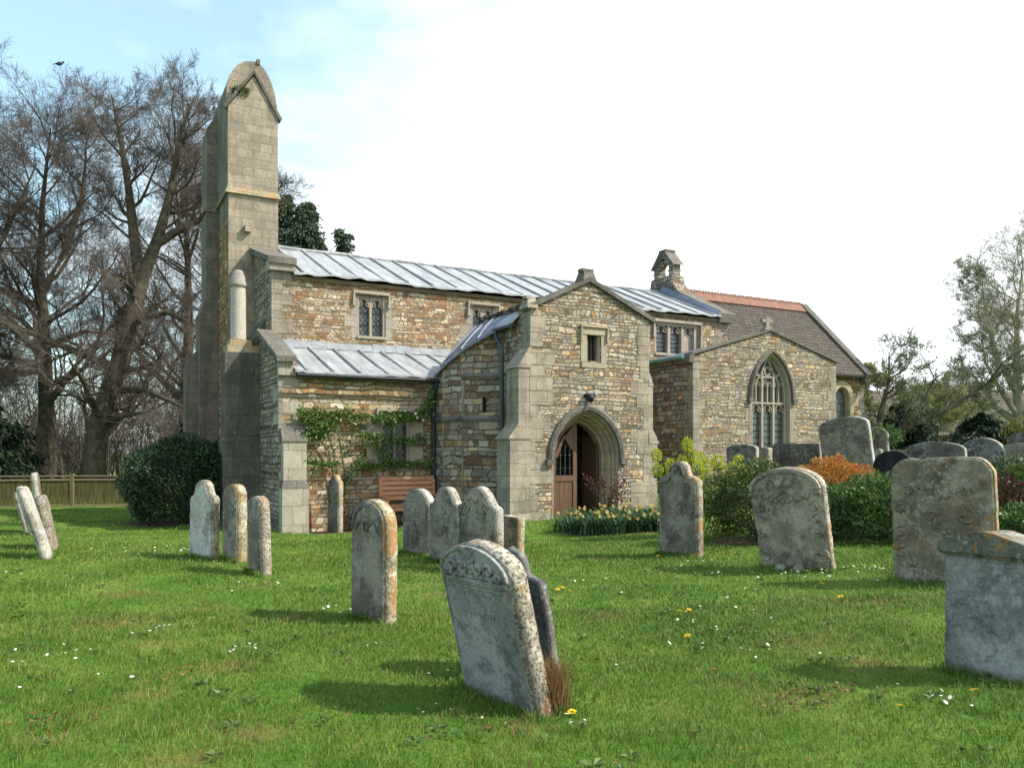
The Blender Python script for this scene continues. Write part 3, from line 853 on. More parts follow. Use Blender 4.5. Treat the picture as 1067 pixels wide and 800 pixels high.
# --- south porch
PX0, PX1, PC = 8.63, 11.85, 10.14
EZ, AZ = 4.74, 5.44
door_out = arch(10.09, .87, .02, 1.46, 2.50)
PWIN = sill_hole(10.09, 10.48, 3.65, 4.24)
mb = MB()
mb.wall((0, 15.3), (1, 0), [(PX0, -.4), (PX1, -.4), (PX1, EZ - .02), (PC, AZ), (PX0, EZ - .02)], [door_out, PWIN], .6)
mb.wall((PX0 + .003, 0), (0, -1), [(-18.295, -.4), (-15.303, -.4), (-15.303, 4.66), (-18.295, 4.66)], [], .4, 1)
mb.wall((PX1 - .003, 0), (0, 1), [(15.303, -.4), (18.295, -.4), (18.295, 4.66), (15.303, 4.66)], [], .4, 1)
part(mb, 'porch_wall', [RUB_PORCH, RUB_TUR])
mb = MB(); mb.box(9.04, 11.44, 15.1, 18.29, -.2, .065); part(mb, 'porch_floor', DARKST)
mb = MB()
quoin(mb, PX0, 15.3, 1, 1, 3.9, 4.7, 0, .42, .3, .3); part(mb, 'quoins', ASH); mb = MB()
quoin(mb, PX1, 15.3, -1, 1, 3.3, 4.7, 0, .34, .3, .28); part(mb, 'quoins', ASH); mb = MB(); me_ = MB()
z = -.3
rg = random.Random(9)
while z < 3.75:
    h_ = rg.uniform(.24, .36)
    wl_ = rg.choice((.10, .30, .5)) + rg.uniform(0, .1)
    xl = 8.10 if z < 2.0 else 8.32
    mb.box(PX0 - .02, PX0 + wl_, 15.286 + rg.uniform(0, .008), 15.5, z, z + h_ - .012)
    wr = rg.choice((.16, .36, .52))
    if z < 3.3: me_.box(PX1 - wr, PX1 + .01, 15.287 + rg.uniform(0, .007), 15.5, z, z + h_ - .012)
    z += h_
part(mb, 'quoins', ASH); part(me_, 'quoins', ASH)
# west buttress with two set-offs, east buttress
mb = MB()
mb.box(8.33, PX0 - .005, 15.296, 15.86, 2.02, 3.42)
mb.box(8.12, PX0 - .005, 15.293, 15.92, .25, 1.86)
mb.box(8.02, PX0 - .005, 15.24, 15.98, -.5, .12)
mb.hexa([(8.02, 15.24, .12), (PX0, 15.24, .12), (PX0, 15.98, .12), (8.02, 15.98, .12), (8.12, 15.292, .25), (PX0, 15.292, .25), (PX0, 15.92, .25), (8.12, 15.92, .25)])
part(mb, 'porch_buttress', ASH)
mb = MB()
mb.hexa([(8.28, 15.27, 3.42), (PX0, 15.27, 3.42), (PX0, 15.88, 3.42), (8.28, 15.88, 3.42), (PX0 - .03, 15.284, 3.88), (PX0 + .04, 15.284, 3.88), (PX0 + .04, 15.84, 3.88), (PX0 - .03, 15.84, 3.88)])
mb.hexa([(8.06, 15.272, 1.86), (PX0, 15.272, 1.86), (PX0, 15.94, 1.86), (8.06, 15.94, 1.86), (8.33, 15.285, 2.2), (PX0, 15.285, 2.2), (PX0, 15.87, 2.2), (8.33, 15.87, 2.2)])
part(mb, 'buttress_setoff', ASH)
mb = MB()
mb.box(PX1 + .005, 11.97, 15.294, 15.86, 2.02, 3.15)
mb.box(PX1 + .005, 12.10, 15.29, 15.92, -.4, 1.78)
mb.hexa([(PX1, 15.28, 3.15), (11.99, 15.28, 3.15), (11.99, 15.88, 3.15), (PX1, 15.88, 3.15), (PX1 - .02, 15.29, 3.45), (PX1 + .03, 15.29, 3.45), (PX1 + .03, 15.85, 3.45), (PX1 - .02, 15.85, 3.45)])
mb.hexa([(PX1, 15.275, 1.78), (12.16, 15.275, 1.78), (12.16, 15.94, 1.78), (PX1, 15.94, 1.78), (PX1, 15.288, 2.12), (11.97, 15.288, 2.12), (11.97, 15.87, 2.12), (PX1, 15.87, 2.12)])
part(mb, 'porch_buttress', ASH)
# gable coping, kneelers, apex stone
mb = MB()
for s in (-1, 1):
    e = PX0 - .10 if s < 0 else PX1 + .14
    q = [(e, EZ - .10 if s > 0 else EZ - .06), (PC, AZ + .005), (PC, AZ + .105), (e, EZ + .01 if s > 0 else EZ + .05)]
    if s < 0: pass
    else: q = q[::-1]
    mb.prism(q, 15.22, 15.66)
part(mb, 'porch_coping', COPE)
mb = MB()
mb.hexa([(8.50, 15.2, 4.72), (8.78, 15.2, 4.72), (8.78, 15.6, 4.72), (8.50, 15.6, 4.72), (8.54, 15.26, 4.90), (8.72, 15.26, 4.96), (8.72, 15.5, 4.96), (8.54, 15.5, 4.90)])
mb.box(8.52, 8.66, 15.3, 15.46, 4.93, 5.0)
part(mb, 'kneeler', ASH)
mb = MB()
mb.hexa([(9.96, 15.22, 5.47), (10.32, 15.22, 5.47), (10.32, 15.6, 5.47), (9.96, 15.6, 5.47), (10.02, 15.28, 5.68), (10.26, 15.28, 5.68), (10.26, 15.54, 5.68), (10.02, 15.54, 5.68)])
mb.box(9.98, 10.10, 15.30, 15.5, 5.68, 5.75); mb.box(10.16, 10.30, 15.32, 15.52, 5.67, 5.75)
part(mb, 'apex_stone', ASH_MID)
mb = MB()
mb.hexa([(8.80, 15.64, 4.78), (PC, 15.64, 5.36), (PC, 18.6, 5.36), (8.80, 18.45, 4.78), (8.80, 15.64, 4.86), (PC, 15.64, 5.44), (PC, 18.6, 5.44), (8.80, 18.45, 4.86)])
mb.hexa([(PC, 15.64, 5.36), (11.98, 15.64, 4.62), (11.98, 18.45, 4.62), (PC, 18.6, 5.36), (PC, 15.64, 5.44), (11.98, 15.64, 4.70), (11.98, 18.45, 4.70), (PC, 18.6, 5.44)])
rg = random.Random(12)
for k in range(34):      # ragged slates at the verge, seen end on
    v_ = 15.7 + rg.random() * 2.6; u_ = 8.80 + rg.random() * .45; z_ = 4.86 + (u_ - 8.8) * .433
    mb.box(u_ - .1, u_ + .1, v_ - .1, v_ + .1, z_ - .02, z_ + rg.uniform(.015, .06))
part(mb, 'porch_roof', SLATE)
mb = MB()
A_ = [(8.84, v_, 4.83 + rg.uniform(-.01, .01)) for v_ in np.linspace(15.66, 18.3, 10)]
B_ = [(8.62, v_, 4.66 + rg.uniform(-.012, .012)) for v_ in np.linspace(15.72, 18.3, 10)]
C_ = [(8.46, v_, 4.46 + rg.uniform(-.015, .015)) for v_ in np.linspace(15.86, 18.3, 10)]
mb.loft([A_, B_, C_], 0, True); mb.loft([C_, [(x + .05, y, z - .03) for x, y, z in C_]], 0)
part(mb, 'lead_apron', mat_plain('grey_lead_apron', (0.26, 0.27, 0.29), .45, .4, .3, 3, .2))
mb = MB(); mb.tube([(8.44, v_, 4.41) for v_ in np.linspace(15.85, 16.8, 5)], .05, 8); part(mb, 'gutter', IRON)
mb = MB()
mb.tube([(8.44, 16.62, 4.40), (8.44, 16.60, 4.26), (8.46, 16.48, 4.12), (8.47, 16.38, 4.0), (8.47, 16.36, 3.8), (8.47, 16.36, -.2)], .052, 10)
for z in (3.72, 2.4, 1.0): mb.tube([(8.47, 16.36, z - .05), (8.47, 16.36, z + .05)], .068, 10)
part(mb, 'downpipe', IRON)
# doorway: hood mould and receding orders
mb = MB()
mould(mb, 10.09, .87, 1.40, 1.46, 2.50, [(.02, 15.296), (.03, 15.22), (.10, 15.20), (.155, 15.235), (.165, 15.31)], 1)
mould(mb, 10.09, .87, .02, 1.46, 2.50, [(.05, 15.294), (.0, 15.292), (-.03, 15.36), (-.02, 15.40), (-.075, 15.43), (-.085, 15.46), (-.06, 15.48), (-.12, 15.53), (-.15, 15.60), (-.135, 15.64), (-.20, 15.68), (-.20, 15.9)], 0)
for s in (-1, 1): mb.box(10.09 + s * 1.0 - .09, 10.09 + s * 1.0 + .09, 15.19, 15.3, 1.30, 1.42, 1)
mb.box(9.0, 11.1, 15.1, 15.295, -.3, .05, 1)
part(mb, 'door_arch', [ARCHST, COPE])
# oak door leaves
def leaf(parent, x0, x1, hinge_v, open_=False):
    fr = MB(); cx = 10.09; a = .665; yf, yb = hinge_v, hinge_v + .06
    pts = arch(cx, a, .07, 1.46, 2.27, 10)
    half = [p for p in pts if p[0] <= cx + 1e-6]
    fr.ribbon([(x + .04 if i < len(half) - 1 else x, z) for i, (x, z) in enumerate(half)], .09, yf, yb)
    fr.ribbon([(cx - .055, .08), (cx - .055, 2.20)], .10, yf - .003, yb + .003)
    fr.ribbon([(cx - a + .06, .98), (cx - .1, .98)], .13, yf - .002, yb)
    fr.ribbon([(cx - a + .06, .14), (cx - .1, .14)], .13, yf - .002, yb)
    fr.ribbon([(cx - a + .10, 1.46), (cx - .42, 1.80), (cx - .33, 1.94), (cx - .22, 1.80), (cx - .12, 1.66)], .075, yf, yb)
    fr.wall((0, yf + .004), (1, 0), [(cx - .33, 1.94), (cx - .10, 1.70), (cx - .10, 2.17), (cx - .22, 2.06)], [], .03)
    for k in range(4):
        xx = cx - a + .09 + k * .122
        fr.box(xx, xx + .115, yf + .02, yb - .01, .2, .92)
    if open_:
        piv = (cx, hinge_v)
    o = part(fr, 'door', DOORW)
    br = MB()
    for k in range(4):
        xx = cx - .56 + k * .125
        br.tube([(xx, yf + .03, 1.04), (xx, yf + .03, 1.62 + .2 * (1 - abs(k - 1.7) / 2))], .012, 5)
        for zz in (1.2, 1.5): br.box(xx - .03, xx + .03, yf + .018, yf + .04, zz, zz + .018)
    part(br, 'grille', IRON, o)
    return o
leaf(None, 0, 0, 15.70)
d2 = MB()
d2.box(10.70, 10.76, 15.78, 16.42, .08, 2.0); d2.box(10.69, 10.77, 15.78, 15.88, .08, 2.05); d2.box(10.69, 10.77, 16.32, 16.42, .08, 1.7)
part(d2, 'door', DOORW)
# carved head over the door
mb = MB()
mb.lathe([(.01, 2.70), (.06, 2.73), (.085, 2.79), (.08, 2.85), (.04, 2.90), (.005, 2.91)], (10.13, 15.2), 10)
mb.box(10.02, 10.24, 15.16, 15.30, 2.86, 2.90)
for s in (-1, 1): mb.lathe([(.01, 2.83), (.035, 2.86), (.03, 2.91), (.004, 2.93)], (10.13 + s * .09, 15.19), 8)
mb.tube([(10.13, 15.14, 2.79), (10.13, 15.08, 2.76), (10.13, 15.05, 2.73)], [.035, .03, .015], 8)
part(mb, 'carved_head', BLACK)
# little porch window with iron grille
w = MB(); x0, x1, z0, z1 = 10.09, 10.48, 3.65, 4.24
w.box(9.93, 10.085, 15.285, 15.5, 3.62, 4.26); w.box(10.485, 10.64, 15.285, 15.5, 3.62, 4.26)
w.box(9.95, 10.62, 15.28, 15.5, 3.50, 3.615); w.box(9.95, 10.62, 15.27, 15.5, 4.25, 4.40)
w.ribbon([(9.93, 4.1), (9.93, 4.44), (10.64, 4.44), (10.64, 4.1)], .06, 15.23, 15.3)
w.box(10.09, 10.14, 15.34, 15.6, 3.65, 4.24); w.box(10.43, 10.48, 15.34, 15.6, 3.65, 4.24)
o = part(w, 'window', mat_ashlar('window_stone', (0.43, 0.36, 0.265), (0.38, 0.32, 0.235), 3, 3, .35))
gl = MB(); gl.box(10.09, 10.48, 15.5, 15.52, 3.65, 4.24); part(gl, 'glass', BLACK, o)
gr = MB()
for k in range(3): gr.tube([(10.20 + k * .085, 15.42, 3.66), (10.20 + k * .085, 15.42, 4.23)], .011, 5)
for k in range(8):
    for j in range(3): gr.box(10.175 + j * .085, 10.225 + j * .085, 15.405, 15.435, 3.69 + k * .068, 3.71 + k * .068)
part(gr, 'grille', BLACK, o)

# --- south chapel
CE0, CAP, CE1 = 4.40, 5.33, 4.50
CW = arch(18.95, .80, 1.22, 3.30, 4.62, 10)
mb = MB()
mb.wall((0, 18.3), (1, 0), [(15.803, -.4), (21.847, -.4), (21.847, CE1), (18.88, CAP), (15.803, CE0)], [CW], .6)
mb.wall((15.80, 0), (0, -1), [(-20.48, -.4), (-18.303, -.4), (-18.303, CE0 - .05), (-20.48, CE0 - .05)], [], .5, 1)
mb.wall((21.85, 0), (0, 1), [(18.303, -.4), (20.68, -.4), (20.68, CE1 - .05), (18.303, CE1 - .05)], [], .5, 1)
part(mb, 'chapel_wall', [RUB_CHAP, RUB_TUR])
mb = MB(); quoin(mb, 15.8, 18.3, 1, 1, 0, 4.2, 0, .42, .24, .3); part(mb, 'quoins', ASH); mb = MB(); quoin(mb, 21.85, 18.3, -1, 1, 0, 4.4, 0, .36, .24, .3)
part(mb, 'quoins', ASH)
mb = MB()
mb.prism([(15.72, CE0 + .02), (18.88, CAP + .005), (18.88, CAP + .075), (15.72, CE0 + .09)], 18.24, 18.62)
mb.prism([(18.88, CAP + .005), (21.95, CE1 - .01), (21.95, CE1 + .06), (18.88, CAP + .075)], 18.24, 18.62)
mb.box(15.62, 15.80, 18.24, 18.7, CE0 - .2, CE0 + .04)
part(mb, 'chapel_coping', COPE)
mb = MB()
mb.box(18.80, 18.96, 18.36, 18.50, CAP + .07, CAP + .46); mb.box(18.66, 19.10, 18.37, 18.49, CAP + .28, CAP + .40)
mb.prism([(18.70, CAP + .04), (19.06, CAP + .04), (18.97, CAP + .16), (18.79, CAP + .16)], 18.32, 18.54)
part(mb, 'gable_cross', ASH)
mb = MB()
mb.hexa([(15.55, 18.6, 4.36), (18.88, 18.6, 5.16), (18.88, 20.49, 5.16), (15.55, 20.49, 4.36), (15.55, 18.6, 4.41), (18.88, 18.6, 5.22), (18.88, 20.49, 5.22), (15.55, 20.49, 4.41)])
mb.hexa([(18.88, 18.6, 5.16), (21.9, 18.6, 4.36), (21.9, 20.6, 4.36), (18.88, 20.49, 5.16), (18.88, 18.6, 5.22), (21.9, 18.6, 4.42), (21.9, 20.6, 4.42), (18.88, 20.49, 5.22)])
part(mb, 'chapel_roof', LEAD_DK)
mb = MB(); mb.tube([(15.56, v_, 4.37) for v_ in np.linspace(18.45, 20.45, 5)], .065, 8); part(mb, 'gutter', COPPER)
# traceried window
w = MB(); v = 18.3; cx = 18.95
mould(w, cx, .80, 3.2, 3.30, 4.62, [(.05, v - .004), (.06, v - .09), (.13, v - .10), (.17, v - .05), (.18, v + .01)], 1, 10)
for s in (-1, 1): w.box(cx + s * .93 - .08, cx + s * .93 + .08, v - .12, v, 3.1, 3.24, 1)
mould(w, cx, .80, 1.22, 3.30, 4.62, [(.04, v - .006), (0, v - .004), (-.03, v + .10), (-.025, v + .14), (-.075, v + .18), (-.075, v + .30)], 0, 10)
w.ribbon([(cx - .85, 1.20), (cx + .85, 1.20)], .10, v - .06, v + .4)
L0, L1 = cx - .725, cx + .725
lw = (L1 - L0) / 3
yf, yb = v + .16, v + .32
for k in (1, 2):
    w.ribbon([(L0 + lw * k, 1.22), (L0 + lw * k, 4.05)], .075, yf - .02, yb)
w.ribbon([(L0, 3.10), (L1, 3.10)], .06, yf - .03, yb)
for k in range(3):
    a, b_ = L0 + lw * k + .045, L0 + lw * (k + 1) - .045
    trefoil_head(w, a, b_, 2.80, 3.06, .03, yf, yb)
    w.ribbon([((a + b_) / 2, 3.12), ((a + b_) / 2, 3.72)], .036, yf, yb)
    for c0, c1 in ((a, (a + b_) / 2), ((a + b_) / 2, b_)): trefoil_head(w, c0, c1, 3.60, 3.76, .02, yf, yb)
w.ribbon([(L0 + lw, 3.92), (L1 - lw, 3.92)], .055, yf - .01, yb)
w.ribbon([(L0 + lw, 4.05), (cx - .02, 4.50)], .05, yf, yb); w.ribbon([(L1 - lw, 4.05), (cx + .02, 4.50)], .05, yf, yb)
w.ribbon([(L0 + lw, 3.86), (L0 + .14, 4.08)], .06, yf, yb); w.ribbon([(L1 - lw, 3.86), (L1 - .14, 4.08)], .06, yf, yb)
w.ribbon([(L0 + lw * .5, 3.76), (L0 + lw * .9, 4.0)], .045, yf, yb); w.ribbon([(L1 - lw * .5, 3.76), (L1 - lw * .9, 4.0)], .045, yf, yb)
w.ribbon([(cx + .13 * math.cos(t), 4.10 + .13 * math.sin(t)) for t in np.linspace(0, 6.0, 9)], .045, yf, yb)
part_w = part(w, 'window', [DRESS, COPE])
glass_and_lattice(part_w, arch(cx, .74, 1.24, 3.30, 4.56, 10), v + .25, False, .1, [1.24 + .2 * k for k in range(1, 9)])
# pale jambs
mb = MB(); quoin(mb, cx - .845, 18.3, -1, 1, 1.2, 3.2, 0, .28, .1, .34); part(mb, 'window_jamb', ASH); mb = MB(); quoin(mb, cx + .845, 18.3, 1, 1, 1.2, 3.2, 0, .28, .1, .34)
part(mb, 'window_jamb', ASH)

# --- chancel
HW = arch(25.05, .42, 1.7, 3.55, 4.02, 8)
mb = MB()
mb.wall((0, 20.7), (1, 0), [(19.24, -.3), (26.257, -.3), (26.257, 4.46), (19.24, 4.46)], [HW], .6)
mb.wall((26.26, 0), (0, 1), [(20.703, -.3), (26.3, -.3), (26.3, 4.5), (23.5, 7.45), (20.703, 4.5)], [], .6)
mb.wall((0, 26.3), (-1, 0), [(-26.25, -.3), (-19.24, -.3), (-19.24, 4.46), (-26.25, 4.46)], [], .6)
part(mb, 'chancel_wall', RUB_IRON)
mb = MB(); quoin(mb, 26.26, 20.7, -1, 1, .2, 4.4, 0, .4, .26, .3)
part(mb, 'quoins', ASH)
w = MB()
mould(w, 25.05, .42, 1.7, 3.55, 4.02, [(.22, 20.70), (.20, 20.66), (.0, 20.66), (-.03, 20.72), (-.03, 20.95)], 0, 8)
for k in range(6):
    z = 1.7 + .32 * k
    w.box(25.47, 25.68 + (.25 if k % 2 else 0), 20.67, 20.8, z, z + .31); w.box(24.3 - (.2 if k % 2 else 0), 24.63, 20.67, 20.8, z, z + .31)
o = part(w, 'window', mat_ashlar('buff_dressing', (0.43, 0.36, 0.25), (0.38, 0.32, 0.22), 3, 3, .15))
glass_and_lattice(o, arch(25.05, .40, 1.72, 3.55, 4.0, 8), 20.9, False, .1, [1.9, 2.2, 2.5, 2.8, 3.1, 3.4])
mb = MB()
mb.hexa([(19.26, 20.44, 4.36), (26.02, 20.44, 4.36), (26.02, 23.5, 7.40), (19.26, 23.5, 7.40), (19.26, 20.40, 4.44), (26.02, 20.40, 4.44), (26.02, 23.5, 7.50), (19.26, 23.5, 7.50)])
mb.hexa([(26.02, 26.60, 4.36), (19.26, 26.60, 4.36), (19.26, 23.5, 7.40), (26.02, 23.5, 7.40), (26.02, 26.64, 4.44), (19.26, 26.64, 4.44), (19.26, 23.5, 7.50), (26.02, 23.5, 7.50)])
part(mb, 'chancel_roof', SLATE)
mb = MB(); u = 19.4
while u < 26.0:
    mb.prismx([(23.22, 7.24), (23.5, 7.52), (23.78, 7.24), (23.82, 7.27), (23.53, 7.58), (23.53, 7.64), (23.47, 7.64), (23.47, 7.58), (23.18, 7.27)], u, min(u + .43, 26.0))
    for k in range(3): mb.box(u + .04 + k * .14, u + .12 + k * .14, 23.475, 23.525, 7.63, 7.69)
    u += .44
part(mb, 'ridge_tiles', TERRA)
mb = MB()
for s in (1, -1):
    f_ = lambda v_: v_ if s > 0 else 47 - v_
    p_ = [(f_(20.40), 4.36), (f_(23.5), 7.46), (f_(23.5), 7.66), (f_(20.34), 4.50)]
    mb.prismx(p_ if s > 0 else p_[::-1], 26.0, 26.33)
mb.box(25.98, 26.3, 20.42, 20.69, 4.2, 4.36)
part(mb, 'chancel_coping', COPE)

# --- west tower slab
T0, T1, TS, TN = 3.45, 4.80, 22.8, 26.0
mb = MB()
mb.box(T0 + .03, T1, TS + .03, TN, -.4, 8.66, 0)
prof = [(T0, 8.66), (T1, 8.66), (T1, 11.30)]
for t in np.linspace(0, 1, 7): prof.append((T1 - .02 - .62 * t ** 1.5, 11.30 + 1.07 * math.sin(t * math.pi / 2)))
prof += [(T0 + .02 + .66 * t ** 1.5, 11.62 + .74 * math.sin(t * math.pi / 2)) for t in np.linspace(1, 0, 6)] + [(T0, 11.58)]
mb.prism(prof, TS + .16, TN, 0)
mb.box(T0 + .012, T1 - .012, TS + .01, TS + .17, 8.66, 10.93, 0)
mb.prism([(T0 + .012, 10.93), (T1 - .012, 10.93), (4.14, 11.90)], TS + .01, TS + .155, 0)
mb.box(T0 + .024, T0 + .034, TS + .06, 24.6, -.4, 8.0, 1)      # rubble core showing on the west face
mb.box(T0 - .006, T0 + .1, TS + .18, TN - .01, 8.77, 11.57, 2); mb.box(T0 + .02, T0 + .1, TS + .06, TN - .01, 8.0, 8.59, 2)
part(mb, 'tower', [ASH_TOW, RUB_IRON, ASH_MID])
mb = MB()
# gablet verge stones
mb.prism([(T0 - .06, 10.86), (4.14, 11.95), (4.14, 12.06), (T0 - .10, 10.95)], TS - .05, TS + .16)
mb.prism([(4.14, 11.95), (T1 + .05, 10.76), (T1 + .10, 10.84), (4.14, 12.06)], TS - .05, TS + .16)
mb.box(4.24, 4.33, TS + .12, TS + .5, 12.30, 12.44)
part(mb, 'gablet_coping', COPE)
mb = MB()
mb.hexa([(T0 - .06, TS - .06, 8.60), (T1 + .06, TS - .06, 8.60), (T1 + .06, TN, 8.60), (T0 - .06, TN, 8.60), (T0 - .01, TS - .005, 8.76), (T1 + .01, TS - .005, 8.76), (T1 + .01, TN, 8.76), (T0 - .01, TN, 8.76)])
part(mb, 'string_course', ASH_OR)
mb = MB()
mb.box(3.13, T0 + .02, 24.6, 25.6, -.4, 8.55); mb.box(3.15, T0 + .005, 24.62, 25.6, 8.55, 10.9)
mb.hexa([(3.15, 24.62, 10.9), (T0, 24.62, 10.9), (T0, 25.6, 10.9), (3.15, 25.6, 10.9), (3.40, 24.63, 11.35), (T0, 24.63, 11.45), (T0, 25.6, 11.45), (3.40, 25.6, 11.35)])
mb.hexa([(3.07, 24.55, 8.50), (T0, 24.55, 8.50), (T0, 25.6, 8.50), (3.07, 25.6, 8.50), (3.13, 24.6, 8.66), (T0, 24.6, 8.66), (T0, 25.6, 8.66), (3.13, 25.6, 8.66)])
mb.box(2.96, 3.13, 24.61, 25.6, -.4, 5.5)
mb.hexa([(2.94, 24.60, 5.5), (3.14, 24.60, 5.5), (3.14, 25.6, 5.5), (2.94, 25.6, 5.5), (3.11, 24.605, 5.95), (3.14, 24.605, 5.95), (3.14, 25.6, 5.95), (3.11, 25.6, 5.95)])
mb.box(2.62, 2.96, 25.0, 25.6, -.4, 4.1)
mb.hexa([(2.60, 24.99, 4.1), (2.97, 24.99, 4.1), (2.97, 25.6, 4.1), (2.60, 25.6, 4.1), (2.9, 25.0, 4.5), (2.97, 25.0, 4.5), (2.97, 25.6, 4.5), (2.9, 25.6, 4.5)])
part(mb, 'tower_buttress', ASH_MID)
mb = MB(); mb.box(3.89, 4.05, TS - .14, TS + .05, 7.58, 7.76); part(mb, 'stone_knob', ASH_TOW)
# dark pier south of the tower carrying a round flue
mb = MB()
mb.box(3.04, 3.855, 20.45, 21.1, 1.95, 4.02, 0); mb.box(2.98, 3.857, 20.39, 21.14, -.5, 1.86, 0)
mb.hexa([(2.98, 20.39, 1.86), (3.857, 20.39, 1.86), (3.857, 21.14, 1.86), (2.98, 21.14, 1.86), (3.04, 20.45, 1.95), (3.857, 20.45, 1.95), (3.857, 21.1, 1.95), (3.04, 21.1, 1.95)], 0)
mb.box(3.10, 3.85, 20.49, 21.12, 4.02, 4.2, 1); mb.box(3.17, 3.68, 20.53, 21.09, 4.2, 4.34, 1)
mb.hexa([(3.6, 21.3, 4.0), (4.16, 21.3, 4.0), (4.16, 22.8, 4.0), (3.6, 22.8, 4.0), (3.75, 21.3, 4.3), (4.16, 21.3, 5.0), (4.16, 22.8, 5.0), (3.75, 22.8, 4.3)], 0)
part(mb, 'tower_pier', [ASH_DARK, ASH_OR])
fl = MB()
fl.lathe([(.19, 4.36), (.186, 4.8), (.18, 5.66)], (3.40, 20.8), 20, 0)
fl.lathe([(.185, 5.66), (.225, 5.68), (.225, 5.73), (.12, 6.04), (.09, 6.08), (.03, 6.10)], (3.40, 20.8), 20, 1)
part(fl, 'flue', [mat_ashlar('flue_stone', (0.47, 0.43, 0.36), (0.45, 0.41, 0.34), 3, 3, .1), mat_ashlar('flue_cap', (0.36, 0.33, 0.28), (0.32, 0.3, 0.25), 3, 3, .3)])
# ------------------------------------------------------------ headstones
G_GREY = mat_grave('headstone_grey', (0.230, 0.192, 0.155), (0.123, 0.103, 0.084))
G_DARK = mat_grave('headstone_dark', (0.157, 0.136, 0.118), (0.084, 0.073, 0.064), palef=.35, orange=.05)
G_BLUE = mat_grave('headstone_slate_grey', (0.269, 0.253, 0.245), (0.185, 0.174, 0.168), pale=(.40, .42, .40), palef=.3, orange=.02, bscale=.6)
G_WARM = mat_grave('headstone_mossy', (0.246, 0.202, 0.150), (0.140, 0.106, 0.068), palef=.5, orange=.55)
G_BUFF = mat_grave('headstone_buff', (0.319, 0.263, 0.205), (0.190, 0.159, 0.128), palef=.4, orange=.1)
G_PALE = mat_grave('headstone_pale', (0.52, 0.50, 0.43), (0.33, 0.30, 0.24), palef=.5, orange=.2)
G_BLACK = mat_grave('headstone_black', (0.030, 0.031, 0.033), (0.018, 0.018, 0.019), pale=(.12, .12, .12), palef=.15, orange=0.0, bscale=.4)
G_SLATE = mat_grave('headstone_slate', (0.06, 0.062, 0.064), (0.036, 0.037, 0.04), pale=(.2, .2, .19), palef=.2, orange=0.0, bscale=.4)
G_SEDGE = mat_grave('slate_edge', (0.17, 0.165, 0.155), (0.10, 0.10, 0.095), palef=.5, orange=.05)
E_CRUST = mat_grave('lichen_edge', (0.37, 0.33, 0.26), (0.25, 0.215, 0.16), pale=(.50, .48, .41), orange=.6, palef=.6, crust=.75)
E_ORANGE = mat_grave('orange_lichen_edge', (0.42, 0.37, 0.27), (0.32, 0.25, 0.15), pale=(.5, .48, .42), orange=1.0, palef=.6, crust=.6)
E_PALE = mat_grave('pale_edge', (0.45, 0.42, 0.34), (0.33, 0.30, 0.23), pale=(.55, .53, .46), orange=.2, palef=.5, crust=.4)

def out_arch(W, H, rise, n=12, taper=0.0):
    a = W / 2; o = [(-a * (1 - taper), -.3), (a * (1 - taper), -.3)]
    for i in range(n + 1):
        t = math.pi * i / n
        o.append((a * math.cos(t), H - rise + rise * math.sin(t)))
    return o
def out_half(W, H, half):
    """half: (x as fraction of W/2, height below top) from the shoulder to the top centre"""
    r = [(W / 2 * x, H - z) for x, z in half]
    o = [(-W / 2, -.3), (W / 2, -.3)] + r
    return o + [(-x, z) for x, z in reversed(r) if x > 1e-6]
def out_square(W, H, r, n=6):
    a = W / 2; o = [(-a, -.3), (a, -.3)]
    for cx_, s in ((a - r, 0), (-a + r, math.pi / 2)):
        for i in range(n + 1):
            t = s + math.pi / 2 * i / n
            o.append((cx_ + r * math.cos(t), H - r + r * math.sin(t)))
    return o
OGEE = [(1, .30), (1, .27), (.94, .255), (.82, .24), (.70, .20), (.60, .145), (.50, .10), (.36, .05), (.18, .012), (0, 0)]
SHOULDER = [(1, .30), (1, .24), (.93, .22), (.80, .215), (.62, .20), (.52, .17), (.50, .13), (.44, .075), (.30, .028), (.15, .006), (0, 0)]
LOBE = [(1, .34), (.99, .30), (.93, .25), (.82, .23), (.66, .215), (.50, .19), (.44, .15), (.42, .10), (.34, .05), (.20, .014), (0, 0)]
WAVY = [(1, .34), (.98, .27), (.88, .235), (.74, .23), (.62, .19), (.54, .12), (.44, .06), (.26, .018), (0, 0)]

